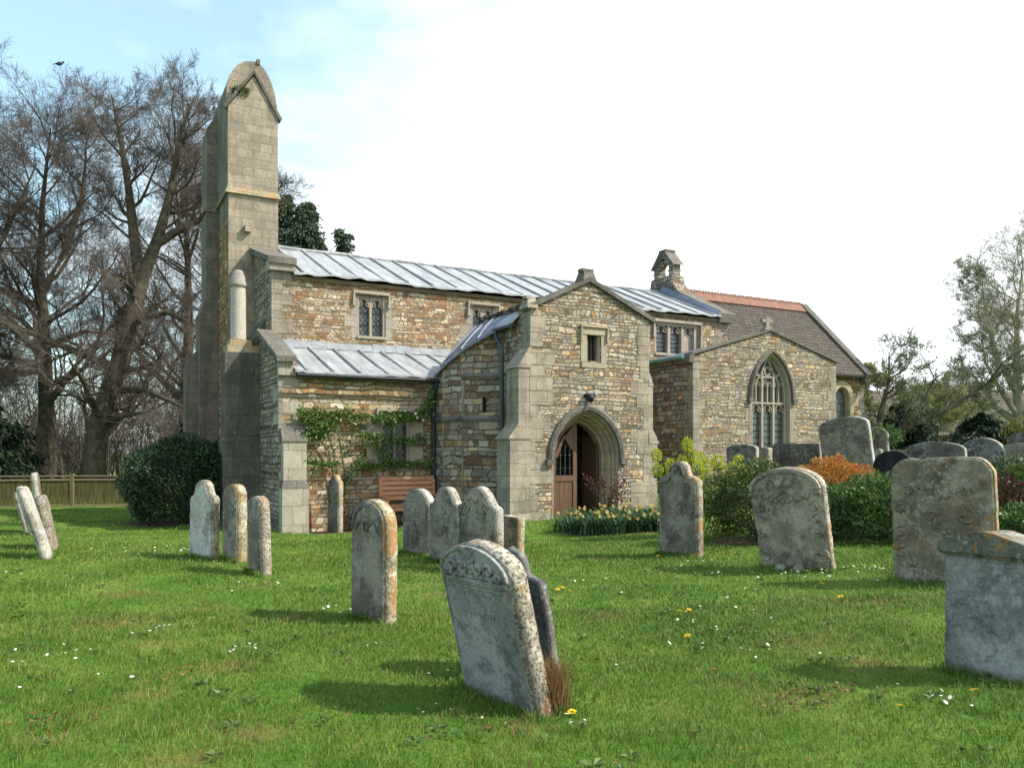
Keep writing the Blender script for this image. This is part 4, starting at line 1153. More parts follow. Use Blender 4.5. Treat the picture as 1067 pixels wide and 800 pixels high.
SG = 'weathered headstones standing in the churchyard'
def headstone(label, outline, T, x, d, nrm, lean=0, roll=0, mats=(G_GREY, E_CRUST), sink=0.0, seed=0, bev=.014, name='headstone'):
    import bmesh
    rg = random.Random(seed + int(abs(x) * 100))
    pts = []
    for i in range(len(outline)):
        a, b_ = outline[i], outline[(i + 1) % len(outline)]
        L_ = math.hypot(b_[0] - a[0], b_[1] - a[1]); k = max(1, int(L_ / .07)) if i else 1
        for j in range(k): pts.append((a[0] + (b_[0] - a[0]) * j / k + rg.uniform(-.005, .005), a[1] + (b_[1] - a[1]) * j / k + rg.uniform(-.005, .005)))
    for _ in range(3):          # chips out of the weathered edge
        k = rg.randrange(3, len(pts) - 1); cxm = 0; p_ = pts[k]
        if p_[1] > .15: pts[k] = (p_[0] * (1 - rg.uniform(.015, .05)), p_[1] - rg.uniform(.004, .016))
    bm = bmesh.new()
    f = bm.faces.new([bm.verts.new((px_, -T / 2, pz)) for px_, pz in pts])
    bm.normal_update()
    if f.normal.y > 0: f.normal_flip()
    r = bmesh.ops.extrude_face_region(bm, geom=[f])
    nv = [e for e in r['geom'] if isinstance(e, bmesh.types.BMVert)]
    for v_ in nv: v_.co.y += T
    bm.faces.ensure_lookup_table()
    bm.normal_update()
    ed = [e for e in bm.edges if len(e.link_faces) == 2 and abs(e.verts[0].co.y - e.verts[1].co.y) < 1e-6 and any(abs(q.normal.y) < .5 for q in e.link_faces) and any(abs(q.normal.y) > .5 for q in e.link_faces)]
    bmesh.ops.recalc_face_normals(bm, faces=bm.faces)
    bmesh.ops.bevel(bm, geom=ed, offset=bev, segments=3, affect='EDGES', clamp_overlap=True)
    bmesh.ops.recalc_face_normals(bm, faces=bm.faces)
    me = bpy.data.meshes.new(name)
    for q in bm.faces:
        q.material_index = 0 if abs(q.normal.y) > .8 else 1
        q.smooth = abs(q.normal.y) < .08
    bm.to_mesh(me); bm.free()
    for m_ in mats: me.materials.append(m_)
    o = bpy.data.objects.new(name, me); col.objects.link(o)
    o.location = (x, d, G(x, d) - sink)
    o.rotation_euler = (R(lean), R(roll), math.atan2(nrm[0], -nrm[1]))
    tag(o, label, 'headstone', SG)
    return o

def spiral(cx_, cz, r0, turns, sgn, start, n=16):
    return [(cx_ + r0 * (1 - .8 * i / n) * math.cos(start + sgn * turns * 2 * math.pi * i / n), cz + r0 * (1 - .8 * i / n) * math.sin(start + sgn * turns * 2 * math.pi * i / n)) for i in range(n + 1)]
def relief(stone, T, build, mat, name='carving'):
    mb = MB(); build(mb, -T / 2)
    mb.V = [(x_, -T / 2 + (y_ + T / 2) * 1.7, z_) for x_, y_, z_ in mb.V]      # stand well clear of the face
    o = mb.build(name, mat, stone)
    return o
def tub(mb, pts, y, r):
    k = len(pts)
    mb.tube([(x_, y, z_) for x_, z_ in pts], [r * (1 if 0 < i < k - 1 else .6) for i in range(k)], 6)
def knob(mb, x_, y, z_, r, f=.5):
    mb.add(*sphere(x_, y, z_, r, f), 0, True)
def sphere(cx_, cy, cz, r, f=1.0, nu=8, nv=6):
    v = [(cx_ + r * math.sin(math.pi * j / nv) * math.cos(2 * math.pi * i / nu), cy + f * r * math.sin(math.pi * j / nv) * math.sin(2 * math.pi * i / nu), cz + r * math.cos(math.pi * j / nv)) for j in range(nv + 1) for i in range(nu)]
    fs = [(j * nu + i, (j + 1) * nu + i, (j + 1) * nu + (i + 1) % nu, j * nu + (i + 1) % nu) for j in range(nv) for i in range(nu)]
    return v, fs

# front, leaning, vine scroll panel
S1 = headstone('large blue grey headstone leaning in the foreground with vine scrolls carved under its arch', out_arch(.77, 1.09, .19, 14), .15, -.02, 5.20, (-.80, -.60), 13, -1, (G_BLUE, E_CRUST), .02, 1, .02)
def c1(mb, y):
    arc = [(x_ * .94, z_ - .012) for x_, z_ in out_arch(.77, 1.09, .19, 16)[2:]]
    mb.ribbon(arc, .022, y - .005, y + .006)
    mb.ribbon([(-.36, .865), (.36, .865)], .018, y - .008, y + .004)
    for s in (-1, 1):
        mb.ribbon([(s * .355, .1), (s * .355, .86)], .012, y - .004, y + .004)
        for cx_, cz, r_, st in ((.085, .955, .055, 2.2), (.20, .945, .05, 3.6), (.292, .915, .034, 2.6)):
            tub(mb, [(s * a, b_) for a, b_ in spiral(cx_, cz, r_, 1.2, -1 if cx_ > .1 and cx_ < .25 else 1, st)], y, .014)
        for k in range(9):
            knob(mb, s * (.05 + .031 * k), y, .93 + .035 * math.sin(k * 2.1) - .0025 * k * k * .35, .016 + .005 * math.sin(k * 1.3), .7)
        tub(mb, [(s * .03, .88), (s * .08, .90), (s * .14, .895), (s * .2, .89), (s * .3, .885)], y, .009)
    for k in range(5): knob(mb, 0, y, .89 + .032 * k, .018, .7)
relief(S1, .15, c1, G_BLUE)
def c1b(mb, y):      # worn, no longer legible lettering
    rg = random.Random(3)
    for z0, x0, n_ in ((.755, -.20, 13), (.62, -.10, 9), (.45, -.18, 10)):
        x_ = x0
        for k in range(n_):
            h_ = .034
            if rg.random() < .75: mb.box(x_, x_ + .0035, y - .0012, y + .003, z0, z0 + h_)
            if rg.random() < .45: mb.box(x_, x_ + .014, y - .0012, y + .003, z0 + rg.choice((0, h_ / 2, h_)) - .002, z0 + h_ / 2 + .002)
            x_ += .031
    for z0 in (.825, .80): mb.box(-.3, .3, y - .001, y + .003, z0, z0 + .0035)
relief(S1, .15, c1b, G_DARK, 'worn_lettering')
headstone('dark slate headstone with shouldered edge leaning behind the carved blue grey stone', out_half(.62, .97, SHOULDER), .07, .15, 5.86, (-.80, -.60), 11, -1, (G_SLATE, G_SEDGE), .03, 2, .008)
S3 = headstone('upright grey headstone with round top and crusty edge, left of the leaning carved one', out_arch(.58, 1.16, .24, 14), .155, -1.30, 7.55, (-.74, -.67), 0, .5, (G_GREY, E_ORANGE), .02, 3, .02)
def c3(mb, y):
    arc = [(x_ * .86, z_ - .05) for x_, z_ in out_arch(.58, 1.16, .24, 12)[2:]]
    mb.ribbon(arc, .02, y - .008, y + .004)
    tub(mb, spiral(0, .90, .06, 1.0, 1, 1.5), y, .012); knob(mb, 0, y, .97, .035, .5)
    for s in (-1, 1): tub(mb, [(s * .05, .93), (s * .11, .96), (s * .16, .92), (s * .19, .86)], y, .012)
relief(S3, .155, c3, G_DARK)
headstone('lichen spotted grey headstone with round top in front of the wooden bench', out_arch(.74, 1.02, .34, 14), .15, -1.42, 12.3, (-.78, -.63), 0, .5, (G_GREY, E_PALE), 0, 4)
headstone('brownish round topped headstone in the middle of the three before the bench', out_half(.72, 1.10, OGEE), .15, -.93, 11.55, (-.78, -.63), 0, 0, (G_GREY, E_PALE), 0, 5)
Cst = headstone('grey headstone with ogee top and carved face, nearest the porch buttress', out_half(.84, 1.12, OGEE), .15, -.42, 10.75, (-.78, -.63), 1, 1, (G_GREY, E_PALE), 0, 6)
def cc_(mb, y):
    for s in (-1, 1):
        tub(mb, [(s * a, b_) for a, b_ in spiral(.2, .83, .09, 1.1, 1, .5)], y, .014)
        tub(mb, [(s * .04, .97), (s * .14, .96), (s * .25, .90), (s * .33, .80), (s * .35, .7)], y, .012)
    knob(mb, 0, y, .95, .05, .5)
relief(Cst, .15, cc_, G_GREY)
headstone('small brown broken headstone at the foot of the porch buttress', out_square(.5, .62, .05), .14, -.02, 12.2, (-.8, -.6), 0, 2, (G_WARM, E_ORANGE), 0, 7)
# three by the west end of the aisle
headstone('pale bleached headstone with wavy shoulders, beside the laurel bush', out_half(.62, 1.17, WAVY), .14, -4.60, 12.0, (-.62, -.78), -2, -2, (G_PALE, E_CRUST), 0, 8, .02)
headstone('orange edged grey headstone with round top between two narrower stones', out_arch(.45, 1.12, .17, 12), .17, -4.02, 11.65, (-.70, -.71), 0, 0, (G_GREY, E_ORANGE), 0, 9, .018)
headstone('narrow grey headstone leaning left, in front of the aisle buttress', out_arch(.42, 1.03, .12, 12), .15, -3.32, 10.6, (-.76, -.65), 0, -4, (G_GREY, E_CRUST), 0, 10, .018)
# row seen edge on at the far left
for lab, x, d, H_, ln, W_, T_, mt in (
        ('thin white headstone seen edge on, leaning most at the front of the left row', -7.08, 12.24, 1.13, 17, .62, .12, (G_PALE, E_PALE)),
        ('grey headstone seen edge on, just behind the leaning front stone of the left row', -7.60, 13.28, .90, 11, .62, .15, (G_BUFF, E_CRUST)),
        ('pale headstone seen edge on, leftmost of the left row', -10.95, 18.2, .95, 13, .6, .13, (G_PALE, E_PALE)),
        ('slim leaning headstone seen edge on, second from the left in the left row', -10.42, 17.5, 1.08, 14, .6, .12, (G_PALE, E_PALE)),
        ('tallest upright headstone seen edge on at the back of the left row', -11.75, 20.0, 1.30, 5, .6, .14, (G_BUFF, E_PALE))):
    headstone(lab, out_arch(W_, H_, .16, 10), T_, x, d, (-.90, -.44), ln, 0, mt, 0, 11)
headstone('weathered peaked headstone by the aisle wall left of the bench', out_half(.46, 1.30, [(1, .18), (.9, .15), (.55, .10), (.45, .05), (.2, .015), (0, 0)]), .14, -3.96, 18.0, (-.75, -.66), 0, 1, (G_DARK, E_ORANGE), 0, 12)
# right of the porch
S7 = headstone('tall grey headstone with small scrolled crest, beside the yellow green spurge', out_half(.76, 1.36, LOBE), .15, 2.43, 11.55, (-.84, -.54), 1, .5, (G_GREY, E_CRUST), 0, 13, .018)
def c7(mb, y):
    for s in (-1, 1):
        tub(mb, [(s * .30, .98 - .09 * k + .015 * (k % 2)) for k in range(9)], y, .014)
        for k in range(10): knob(mb, s * .325, y, 1.0 - .085 * k, .02, .6)
        tub(mb, [(s * .33, 1.0), (s * .27, 1.07), (s * .18, 1.06), (s * .12, 1.12), (s * .14, 1.2), (s * .10, 1.29), (0, 1.32)], y, .016)
        tub(mb, [(s * a, b_) for a, b_ in spiral(.06, 1.20, .05, 1, 1, 2)], y, .012)
    knob(mb, 0, y, 1.25, .05, .5)
relief(S7, .15, c7, G_GREY)
S8 = headstone('broad buff headstone leaning left with carved cherub heads and side scrolls', out_arch(.95, 1.30, .24, 14, .06), .15, 3.55, 9.95, (-.72, -.69), 9, -4, (G_BUFF, E_CRUST), .02, 14, .02)
def c8(mb, y):
    arc = [(x_ * .93, z_ - .02) for x_, z_ in out_arch(.95, 1.30, .24, 16)[2:]]
    mb.ribbon(arc, .045, y - .016, y + .006)
    for s in (-1, 1):
        knob(mb, s * .065, y, 1.115, .055, .55)
        for k in range(4): tub(mb, [(s * (.10 + .01 * k), 1.13 - .02 * k), (s * (.17 + .02 * k), 1.18 - .03 * k), (s * (.25 - .01 * k), 1.15 - .04 * k)], y, .012)
        tub(mb, [(s * .0, 1.02), (s * .10, .97), (s * .17, .90), (s * .26, .93)], y, .016)
        for k in range(6): knob(mb, s * (.03 + .05 * k), y, .89 + .012 * k + .02 * math.sin(k * 2), .028, .55)
        mb.ribbon([(s * .30, 1.0), (s * .46, 1.0)], .03, y - .012, y + .004)
        for cz, r_ in ((.83, .075), (.68, .06), (.50, .065), (.22, .10)):
            tub(mb, [(s * a, b_) for a, b_ in spiral(.36, cz, r_, 1.15, 1 if cz > .6 else -1, 1.2)], y, .014); knob(mb, s * .36, y, cz, .022, .6)
        tub(mb, [(s * .24, .80), (s * .26, .72), (s * .33, .66), (s * .40, .65)], y, .014)
    for k in (-1, 1): knob(mb, k * .12 - .05, y - .02, .04, .085, .6)
relief(S8, .15, c8, G_BUFF)
S9 = headstone('massive mossy headstone with square top and rounded corners, right of the green shrub', out_square(1.0, 1.34, .20), .16, 4.62, 8.55, (-.66, -.75), 2, -1.5, (G_WARM, E_ORANGE), 0, 15, .022)
def c9(mb, y):
    for cz, r_ in ((.80, .06), (.55, .07), (.33, .06)): tub(mb, spiral(-.40, cz, r_, 1.1, 1, 1), y, .014)
    for k in range(9): tub(mb, [(-.3 + .07 * k, .95 + .05 * math.sin(k)), (-.27 + .07 * k, .99 + .05 * math.sin(k + .4)), (-.24 + .07 * k, .95 + .05 * math.sin(k + 1))], y, .012)
    tub(mb, spiral(-.1, .72, .07, 1, 1, 0), y, .014); tub(mb, spiral(.22, .72, .07, 1, -1, 0), y, .014)
relief(S9, .16, c9, G_WARM)
S10 = headstone('low pedimented headstone with orange lichen on its peaked cap, right edge of lawn', out_half(.56, .86, [(1, .0), (0, 0)]), .12, 3.10, 5.18, (-.84, -.54), 0, 0, (G_BLUE, E_CRUST), 0, 16)
def c10(mb, y):
    mb.hexa([(-.29, y - .006, .77), (.29, y - .006, .77), (.29, y + .126, .77), (-.29, y + .126, .77), (-.305, y - .018, .795), (.305, y - .018, .795), (.305, y + .14, .795), (-.305, y + .14, .795)])
    mb.prism([(-.31, .798), (.31, .798), (.31, .858), (.04, .938), (0, .942), (-.04, .938), (-.31, .858)], y - .02, y + .142)
relief(S10, .12, c10, mat_grave('pediment_stone', (0.21, 0.20, 0.16), (0.10, 0.095, 0.075), palef=.6, orange=.6, crust=.2), 'pediment')
# beyond the shrubs on the right
T1 = headstone('very large dark headstone tilted left in front of the chapel corner', out_arch(1.06, 1.70, .20, 14, -.02), .16, 7.30, 17.2, (-.70, -.71), 4, -6, (G_GREY, E_PALE), .05, 17)
headstone('low square dark headstone left of the large tilted one under the chapel window', out_square(1.15, 1.10, .04), .15, 6.60, 18.6, (-.72, -.69), 0, 0, (G_DARK, E_PALE), 0, 18)
headstone('small dark arched headstone near the left of the chapel window', out_arch(.72, 1.28, .10, 10), .14, 5.05, 17.6, (-.72, -.69), 0, 0, (G_DARK, E_PALE), 0, 19)
headstone('pale square stone block beside the small arched headstone by the chapel', out_square(.5, 1.1, .05), .2, 5.72, 18.5, (-.72, -.69), 0, 0, (G_BUFF, E_PALE), 0, 20)
headstone('tall rounded headstone at the east end of the church, partly hidden by ivy', out_arch(.95, 1.55, .25, 12), .15, 9.6, 21.5, (-.75, -.66), 0, 0, (G_GREY, E_PALE), 0, 21)
headstone('short grey headstone below the ivy, behind the black stone', out_square(.62, .95, .06), .14, 8.9, 20.0, (-.75, -.66), 0, 0, (G_BUFF, E_PALE), 0, 22)
headstone('black polished round topped headstone behind the mossy square one', out_arch(.78, 1.02, .30, 12), .12, 7.55, 15.9, (-.80, -.60), 0, 0, (G_BLACK, G_BLACK), 0, 23, .006)
headstone('wide grey headstone with shallow arch and pale edge, over the mossy square one', out_arch(1.12, 1.15, .18, 12), .15, 8.75, 16.6, (-.72, -.69), 0, 1, (G_DARK, E_PALE), 0, 24)
headstone('grey round headstone with white lichen at the far right, left of the pale arched one', out_arch(.95, 1.22, .38, 12), .15, 9.95, 17.0, (-.80, -.60), 0, 0, (mat_grave('lichened_far_stone', (.15, .15, .135), (.08, .08, .072), pale=(.5, .5, .48), palef=.8, orange=0), E_PALE), 0, 25)
headstone('pale arched headstone at the right edge beyond the dark red shrub', out_arch(1.0, 1.15, .15, 12), .15, 10.5, 16.4, (-.80, -.60), 0, 0, (G_BUFF, E_PALE), 0, 26)
headstone('dark headstone top showing behind the pale arched one at the right edge', out_arch(.9, 1.35, .2, 12), .15, 11.6, 18.0, (-.80, -.60), 0, 0, (G_DARK, G_DARK), 0, 27)

# ------------------------------------------------------------ bench, pot
bu, bv = 6.72, 17.72
bx, by = W2(bu, bv)
bench = empty('bench', (bx, by, G(bx, by)), CA)
tag(bench, 'reddish brown slatted wooden bench against the aisle wall', 'bench')
hw = .66
mb = MB()
for k in range(5): mb.box(-hw + .02, hw - .02, -.42 + k * .095, -.345 + k * .095, .43, .455)
mb.build('seat', BENCHW, bench)
mb = MB()
for k in range(4):
    z = .56 + k * .115
    mb.hexa([(-hw, .045 + k * .012, z), (hw, .045 + k * .012, z), (hw, .075 + k * .012, z), (-hw, .075 + k * .012, z), (-hw, .057 + k * .012, z + .085), (hw, .057 + k * .012, z + .085), (hw, .087 + k * .012, z + .085), (-hw, .087 + k * .012, z + .085)])
top = [(x_, 1.075 + .045 * (0.5 - .5 * math.cos(min(1, max(0, (abs(x_) - .12) / .5)) * math.pi)) * 0 + .035 * math.cos(x_ / hw * math.pi * 1.0) ** 2) for x_ in np.linspace(hw, -hw, 17)]
mb.prism([(-hw, 1.015), (hw, 1.015)] + top, .088, .125)
mb.build('backrest', BENCHW, bench)
for s in (-1, 1):
    mb = MB(); mb.box(s * hw - .03, s * hw + .03, -.43, -.37, 0, .64); mb.build('leg', BENCHW, bench)
    mb = MB(); mb.hexa([(s * hw - .03, .0, 0), (s * hw + .03, .0, 0), (s * hw + .03, .06, 0), (s * hw - .03, .06, 0), (s * hw - .03, .08, 1.03), (s * hw + .03, .08, 1.03), (s * hw + .03, .14, 1.03), (s * hw - .03, .14, 1.03)]); mb.build('leg', BENCHW, bench)
    mb = MB(); mb.box(s * hw - .04, s * hw + .04, -.46, .10, .64, .675); mb.build('armrest', BENCHW, bench)
mb = MB(); mb.box(-hw, hw, -.40, -.37, .33, .425); mb.box(-hw, hw, .02, .05, .33, .425); mb.build('seat_rail', BENCHW, bench)
mb = MB(); mb.box(-.08, .08, .080, .0865, 1.04, 1.085); mb.build('plaque', BRASS, bench)
px_, py_ = W2(8.05, 16.0)
pot = MB(); pot.lathe([(.14, 0), (.20, .25), (.22, .36), (.235, .37), (.235, .42), (.20, .42), (.19, .34), (.01, .33)], (0, 0), 16)
o = pot.build('plant_pot', mat_plain('pot_clay', (.05, .048, .045), .8, .2, .4), None, loc=(px_, py_, G(px_, py_)))
tag(o, 'dark round pot at the foot of the porch downpipe', 'pot')

# ------------------------------------------------------------ fence at the left
fpts = [(-26.0, 24.2), (-23.4, 25.2), (-20.8, 26.3), (-18.2, 27.4), (-15.6, 28.5), (-13.0, 29.6), (-10.4, 30.7), (-7.8, 31.8), (-5.2, 32.9)]
fence = empty('fence', (fpts[4][0], fpts[4][1], G(*fpts[4])))
tag(fence, 'low mossy boarded fence with posts and rails in front of the bare trees', 'fence')
fl_ = fence.location
rg = random.Random(6)
for i in range(len(fpts)):
    x, y = fpts[i]; z = G(x, y)
    mb = MB(); mb.box(x - .06, x + .06, y - .07, y + .05, z - .2, z + 1.16); mb.build('post', RAILW, fence, tuple(fl_))
    if i == len(fpts) - 1: break
    x2, y2 = fpts[i + 1]; z2 = G(x2, y2); L_ = math.hypot(x2 - x, y2 - y); dx, dy = (x2 - x) / L_, (y2 - y) / L_
    mb = MB(); nb = int(L_ / .13)
    for k in range(nb):
        a = (k + .05) / nb; c_ = (k + .95) / nb
        xa, ya, xb, yb_ = x + (x2 - x) * a, y + (y2 - y) * a, x + (x2 - x) * c_, y + (y2 - y) * c_
        za = z + (z2 - z) * a + rg.uniform(-.02, .01)
        mb.hexa([(xa, ya, za + .08), (xb, yb_, za + .08), (xb - dy * .02, yb_ + dx * .02, za + .08), (xa - dy * .02, ya + dx * .02, za + .08), (xa, ya, za + .90), (xb, yb_, za + .90), (xb - dy * .02, yb_ + dx * .02, za + .90), (xa - dy * .02, ya + dx * .02, za + .90)])
    mb.build('board_panel', FENCEW, fence, tuple(fl_))
    for zz, hh in ((.92, .06), (1.06, .05), (-.02, .09)):
        mb = MB(); o_ = (dy * .045, -dx * .045)
        mb.hexa([(x + o_[0], y + o_[1], z + zz), (x2 + o_[0], y2 + o_[1], z2 + zz), (x2, y2, z2 + zz), (x, y, z + zz), (x + o_[0], y + o_[1], z + zz + hh), (x2 + o_[0], y2 + o_[1], z2 + zz + hh), (x2, y2, z2 + zz + hh), (x, y, z + zz + hh)])
        mb.build('rail', RAILW, fence, tuple(fl_))

# ------------------------------------------------------------ right background: low wall, cottage roof
mb = MB(); rw = [(9.0, 29.5), (40.0, 33.5)]
mb.wall((9.0, 29.5), (31, 4), [(0, -.5), (31.3, -.5), (31.3, 1.55), (0, 1.55)], [], .4, 0)
mb.wall((9.0, 29.42), (31, 4), [(0, 1.553), (31.3, 1.553), (31.3, 1.66), (0, 1.66)], [], .55, 1)
o = mb.build('churchyard_wall', [RUB_WEST, COPE]); tag(o, 'low coursed stone boundary wall behind the right hand headstones', 'wall')
hb = (31.0, 52.0)
house = empty('cottage', (hb[0], hb[1], .4), R(5)); tag(house, 'long stone cottage with slate roof beyond the churchyard wall', 'house')
mb = MB(); mb.box(-11, 14, 0, 6, -1, 2.3); mb.build('wall', RUB_CHAP, house)
mb = MB(); mb.hexa([(-11.3, -.35, 2.1), (14.3, -.35, 2.1), (14.3, 3, 5.15), (-11.3, 3, 5.15), (-11.3, -.4, 2.25), (14.3, -.4, 2.25), (14.3, 3, 5.3), (-11.3, 3, 5.3)])
mb.hexa([(14.3, 6.35, 2.1), (-11.3, 6.35, 2.1), (-11.3, 3, 5.15), (14.3, 3, 5.15), (14.3, 6.4, 2.25), (-11.3, 6.4, 2.25), (-11.3, 3, 5.3), (14.3, 3, 5.3)])
roof_o = mb.build('roof', SLATE_FAR, house)
mb = MB(); mb.box(8.2, 9.0, 2.6, 3.4, 4.6, 6.2); mb.box(8.15, 9.05, 2.55, 3.45, 6.0, 6.1); mb.build('chimney', RUB_WEST, roof_o)
for k, xx in enumerate((-8.5, -5.0, -1.0, 3.0, 7.0)):
    mb = MB(); mb.ribbon([(xx, .4), (xx + .9, .4), (xx + .9, 1.6), (xx, 1.6)], .08, -.03, .03, 0, True); wo = mb.build('window', RAILW, house)
    mb = MB(); mb.box(xx + .03, xx + .87, -.015, .0, .43, 1.57); mb.build('pane', GLASS, wo)
# ------------------------------------------------------------ foliage
def unit(a): return a / np.maximum(np.linalg.norm(a, axis=-1, keepdims=True), 1e-9)

def leaf_mesh(name, P, A, size, mat, aspect=.5, rs=None, parent=None, loc=None, fold=.15):
    """one pointed leaf per point P along axis A"""
    n_ = len(P); A = unit(A)
    S = unit(np.cross(A, unit(rs.normal(size=(n_, 3)))))
    N_ = np.cross(S, A)
    s = np.asarray(size).reshape(-1, 1) * np.ones((n_, 1))
    V_ = np.stack([P, P + A * s * .45 + S * s * aspect / 2 + N_ * s * fold, P + A * s, P + A * s * .45 - S * s * aspect / 2 + N_ * s * fold], 1)
    F_ = np.arange(n_ * 4).reshape(-1, 4)
    return np_mesh(name, V_.reshape(-1, 3), F_, mat, parent, False, None, loc)

def blob(rs, n_, rad, lump=.18, lo=-.4, depth=.3, k=3.1):
    d = unit(rs.normal(size=(n_ * 3, 3))); d = d[d[:, 2] > lo][:n_]
    L_ = 1 + lump * (np.sin(k * d[:, 0] * 2 + 1) * np.sin(k * d[:, 1] * 2 + 2) + .6 * np.sin(k * 3 * d[:, 2] + d[:, 0] * 5)) 
    r = L_ * (1 - depth * rs.random(len(d)) ** 1.6)
    return d * r[:, None] * np.array(rad), d

def tubes_np(pts, rad, sides):
    """pts (n,k,3), rad (n,k) -> verts, quads"""
    n_, k = rad.shape
    T = np.empty_like(pts); T[:, 1:-1] = pts[:, 2:] - pts[:, :-2]; T[:, 0] = pts[:, 1] - pts[:, 0]; T[:, -1] = pts[:, -1] - pts[:, -2]
    T = unit(T); ref = np.where(np.abs(T[..., 2:3]) < .9, np.array([0, 0, 1.0]), np.array([1.0, 0, 0]))
    a = unit(np.cross(T, ref)); b_ = np.cross(T, a)
    an = np.arange(sides) * 2 * np.pi / sides
    V_ = pts[:, :, None] + (a[:, :, None] * np.cos(an)[:, None] + b_[:, :, None] * np.sin(an)[:, None]) * rad[:, :, None, None]
    i = np.arange(n_)[:, None, None] * k * sides; j = np.arange(k - 1)[None, :, None] * sides; s = np.arange(sides)[None, None]
    q = np.stack([i + j + s, i + j + sides + s, i + j + sides + (s + 1) % sides, i + j + (s + 1) % sides], -1)
    return V_.reshape(-1, 3), q.reshape(-1, 4)

def grow(rs, P, D, L, Rr, steps, wander, up):
    n_ = len(P); pts = [P]; dirs = []
    for i in range(steps):
        D = unit(D + rs.normal(size=(n_, 3)) * wander + np.array([0, 0, up]))
        P = P + D * (L / steps)[:, None]; pts.append(P); dirs.append(D)
    rad = Rr[:, None] * np.linspace(1, .14, steps + 1)[None]
    return np.stack(pts, 1), np.stack(dirs, 1), rad

def spawn(rs, pts, dirs, rad, L, per, t0, ratio, ang, rratio):
    n_, k, _ = pts.shape; k -= 1
    t = t0 + (1 - t0) * rs.random((n_, per))
    f = t * k; i = np.minimum(f.astype(int), k - 1); fr = (f - i)[..., None]
    r_ = np.arange(n_)[:, None]
    P = pts[r_, i] * (1 - fr) + pts[r_, i + 1] * fr
    T = dirs[r_, i]
    A = ang[0] + (ang[1] - ang[0]) * rs.random((n_, per, 1))
    pr = unit(np.cross(T, unit(rs.normal(size=T.shape))))
    D = unit(T * np.cos(A) + pr * np.sin(A))
    Lc = L[:, None] * ratio * (1.15 - .6 * t) * rs.uniform(.7, 1.3, t.shape)
    rr = (rad[r_, i] * rratio * rs.uniform(.7, 1.1, t.shape))
    return P.reshape(-1, 3), D.reshape(-1, 3), Lc.ravel(), rr.ravel()

TIPS = {}
def bare_tree(label, base, trunks, seed, mats, per=(9, 7, 6, 4), ratio=(.40, .56, .60, .62), group=None, leafmat=None, leafn=0, leafsz=.1, rmin=.0055, ang=(.5, 1.15), up=.05, hs=.93):
    """trunks: list of (points, start radius, end radius) relative to the base"""
    rs = np.random.RandomState(seed)
    z0 = G(*base)
    root = empty('tree', (base[0], base[1], z0)); tag(root, label, 'tree', group)
    TV, TF, CV, CF = [], [], [], []; to = co = 0
    cur = []
    for pl_, ra, rb in trunks:
        pl_ = np.array(pl_, float) * np.array([1, 1, hs]); k = len(pl_)
        rad = np.linspace(ra, rb * (.4 if rb < .15 else 1), k); rad[0] *= 1.35 if pl_[0][2] < .1 else 1
        v_, f_ = tubes_np(pl_[None], rad[None], 10); TV.append(v_); TF.append(f_ + to); to += len(v_)
        ln = np.linalg.norm(np.diff(pl_, axis=0), axis=1).sum()
        cur.append((pl_[None], unit(np.diff(pl_, axis=0))[None], rad[None], np.array([ln])))
    tips = []
    for lv in range(len(per)):
        nxt = []
        for pts, dirs, rad, L_ in cur:
            P, D, Lc, rr = spawn(rs, pts, dirs, rad, L_, per[lv] if lv else max(8, int(per[0] * L_[0] / 7)), .22 if lv == 0 else .12, ratio[lv], ((.6, 1.25), (.5, 1.05), (.4, .9), (.35, .8))[lv], (.40, .42, .45, .6)[lv])
            rr = np.maximum(rr, rmin)
            st = (6, 5, 4, 3)[lv]
            p2, d2_, r2 = grow(rs, P, D, Lc, rr, st, (.17, .19, .2, .22)[lv], up)
            nxt.append((p2, d2_, np.maximum(r2, rmin * .6), Lc))
        cat = [np.concatenate([q_[i] for q_ in nxt]) for i in range(4)]
        v_, f_ = tubes_np(cat[0], cat[2], (7, 5, 4, 3)[lv])
        if lv == 0: TV.append(v_); TF.append(f_ + to); to += len(v_)
        else: CV.append(v_); CF.append(f_ + co); co += len(v_)
        cur = [tuple(cat)]
        tips = cat
    TIPS[seed] = tips[0][:, -1] + np.array([base[0], base[1], z0])
    np_mesh('trunk', np.concatenate(TV), np.concatenate(TF), mats[0], root, True)
    np_mesh('crown', np.concatenate(CV), np.concatenate(CF), mats[1], root, True)
    if leafmat:
        k = rs.randint(0, len(tips[0]), leafn); j = rs.randint(0, tips[0].shape[1], leafn)
        P = tips[0][k, j] + rs.normal(size=(leafn, 3)) * leafsz * .4
        leaf_mesh('leaves', P, rs.normal(size=(leafn, 3)) + np.array([0, 0, .3]), leafsz * rs.uniform(.6, 1.3, leafn), leafmat, .6, rs, root)
    return root

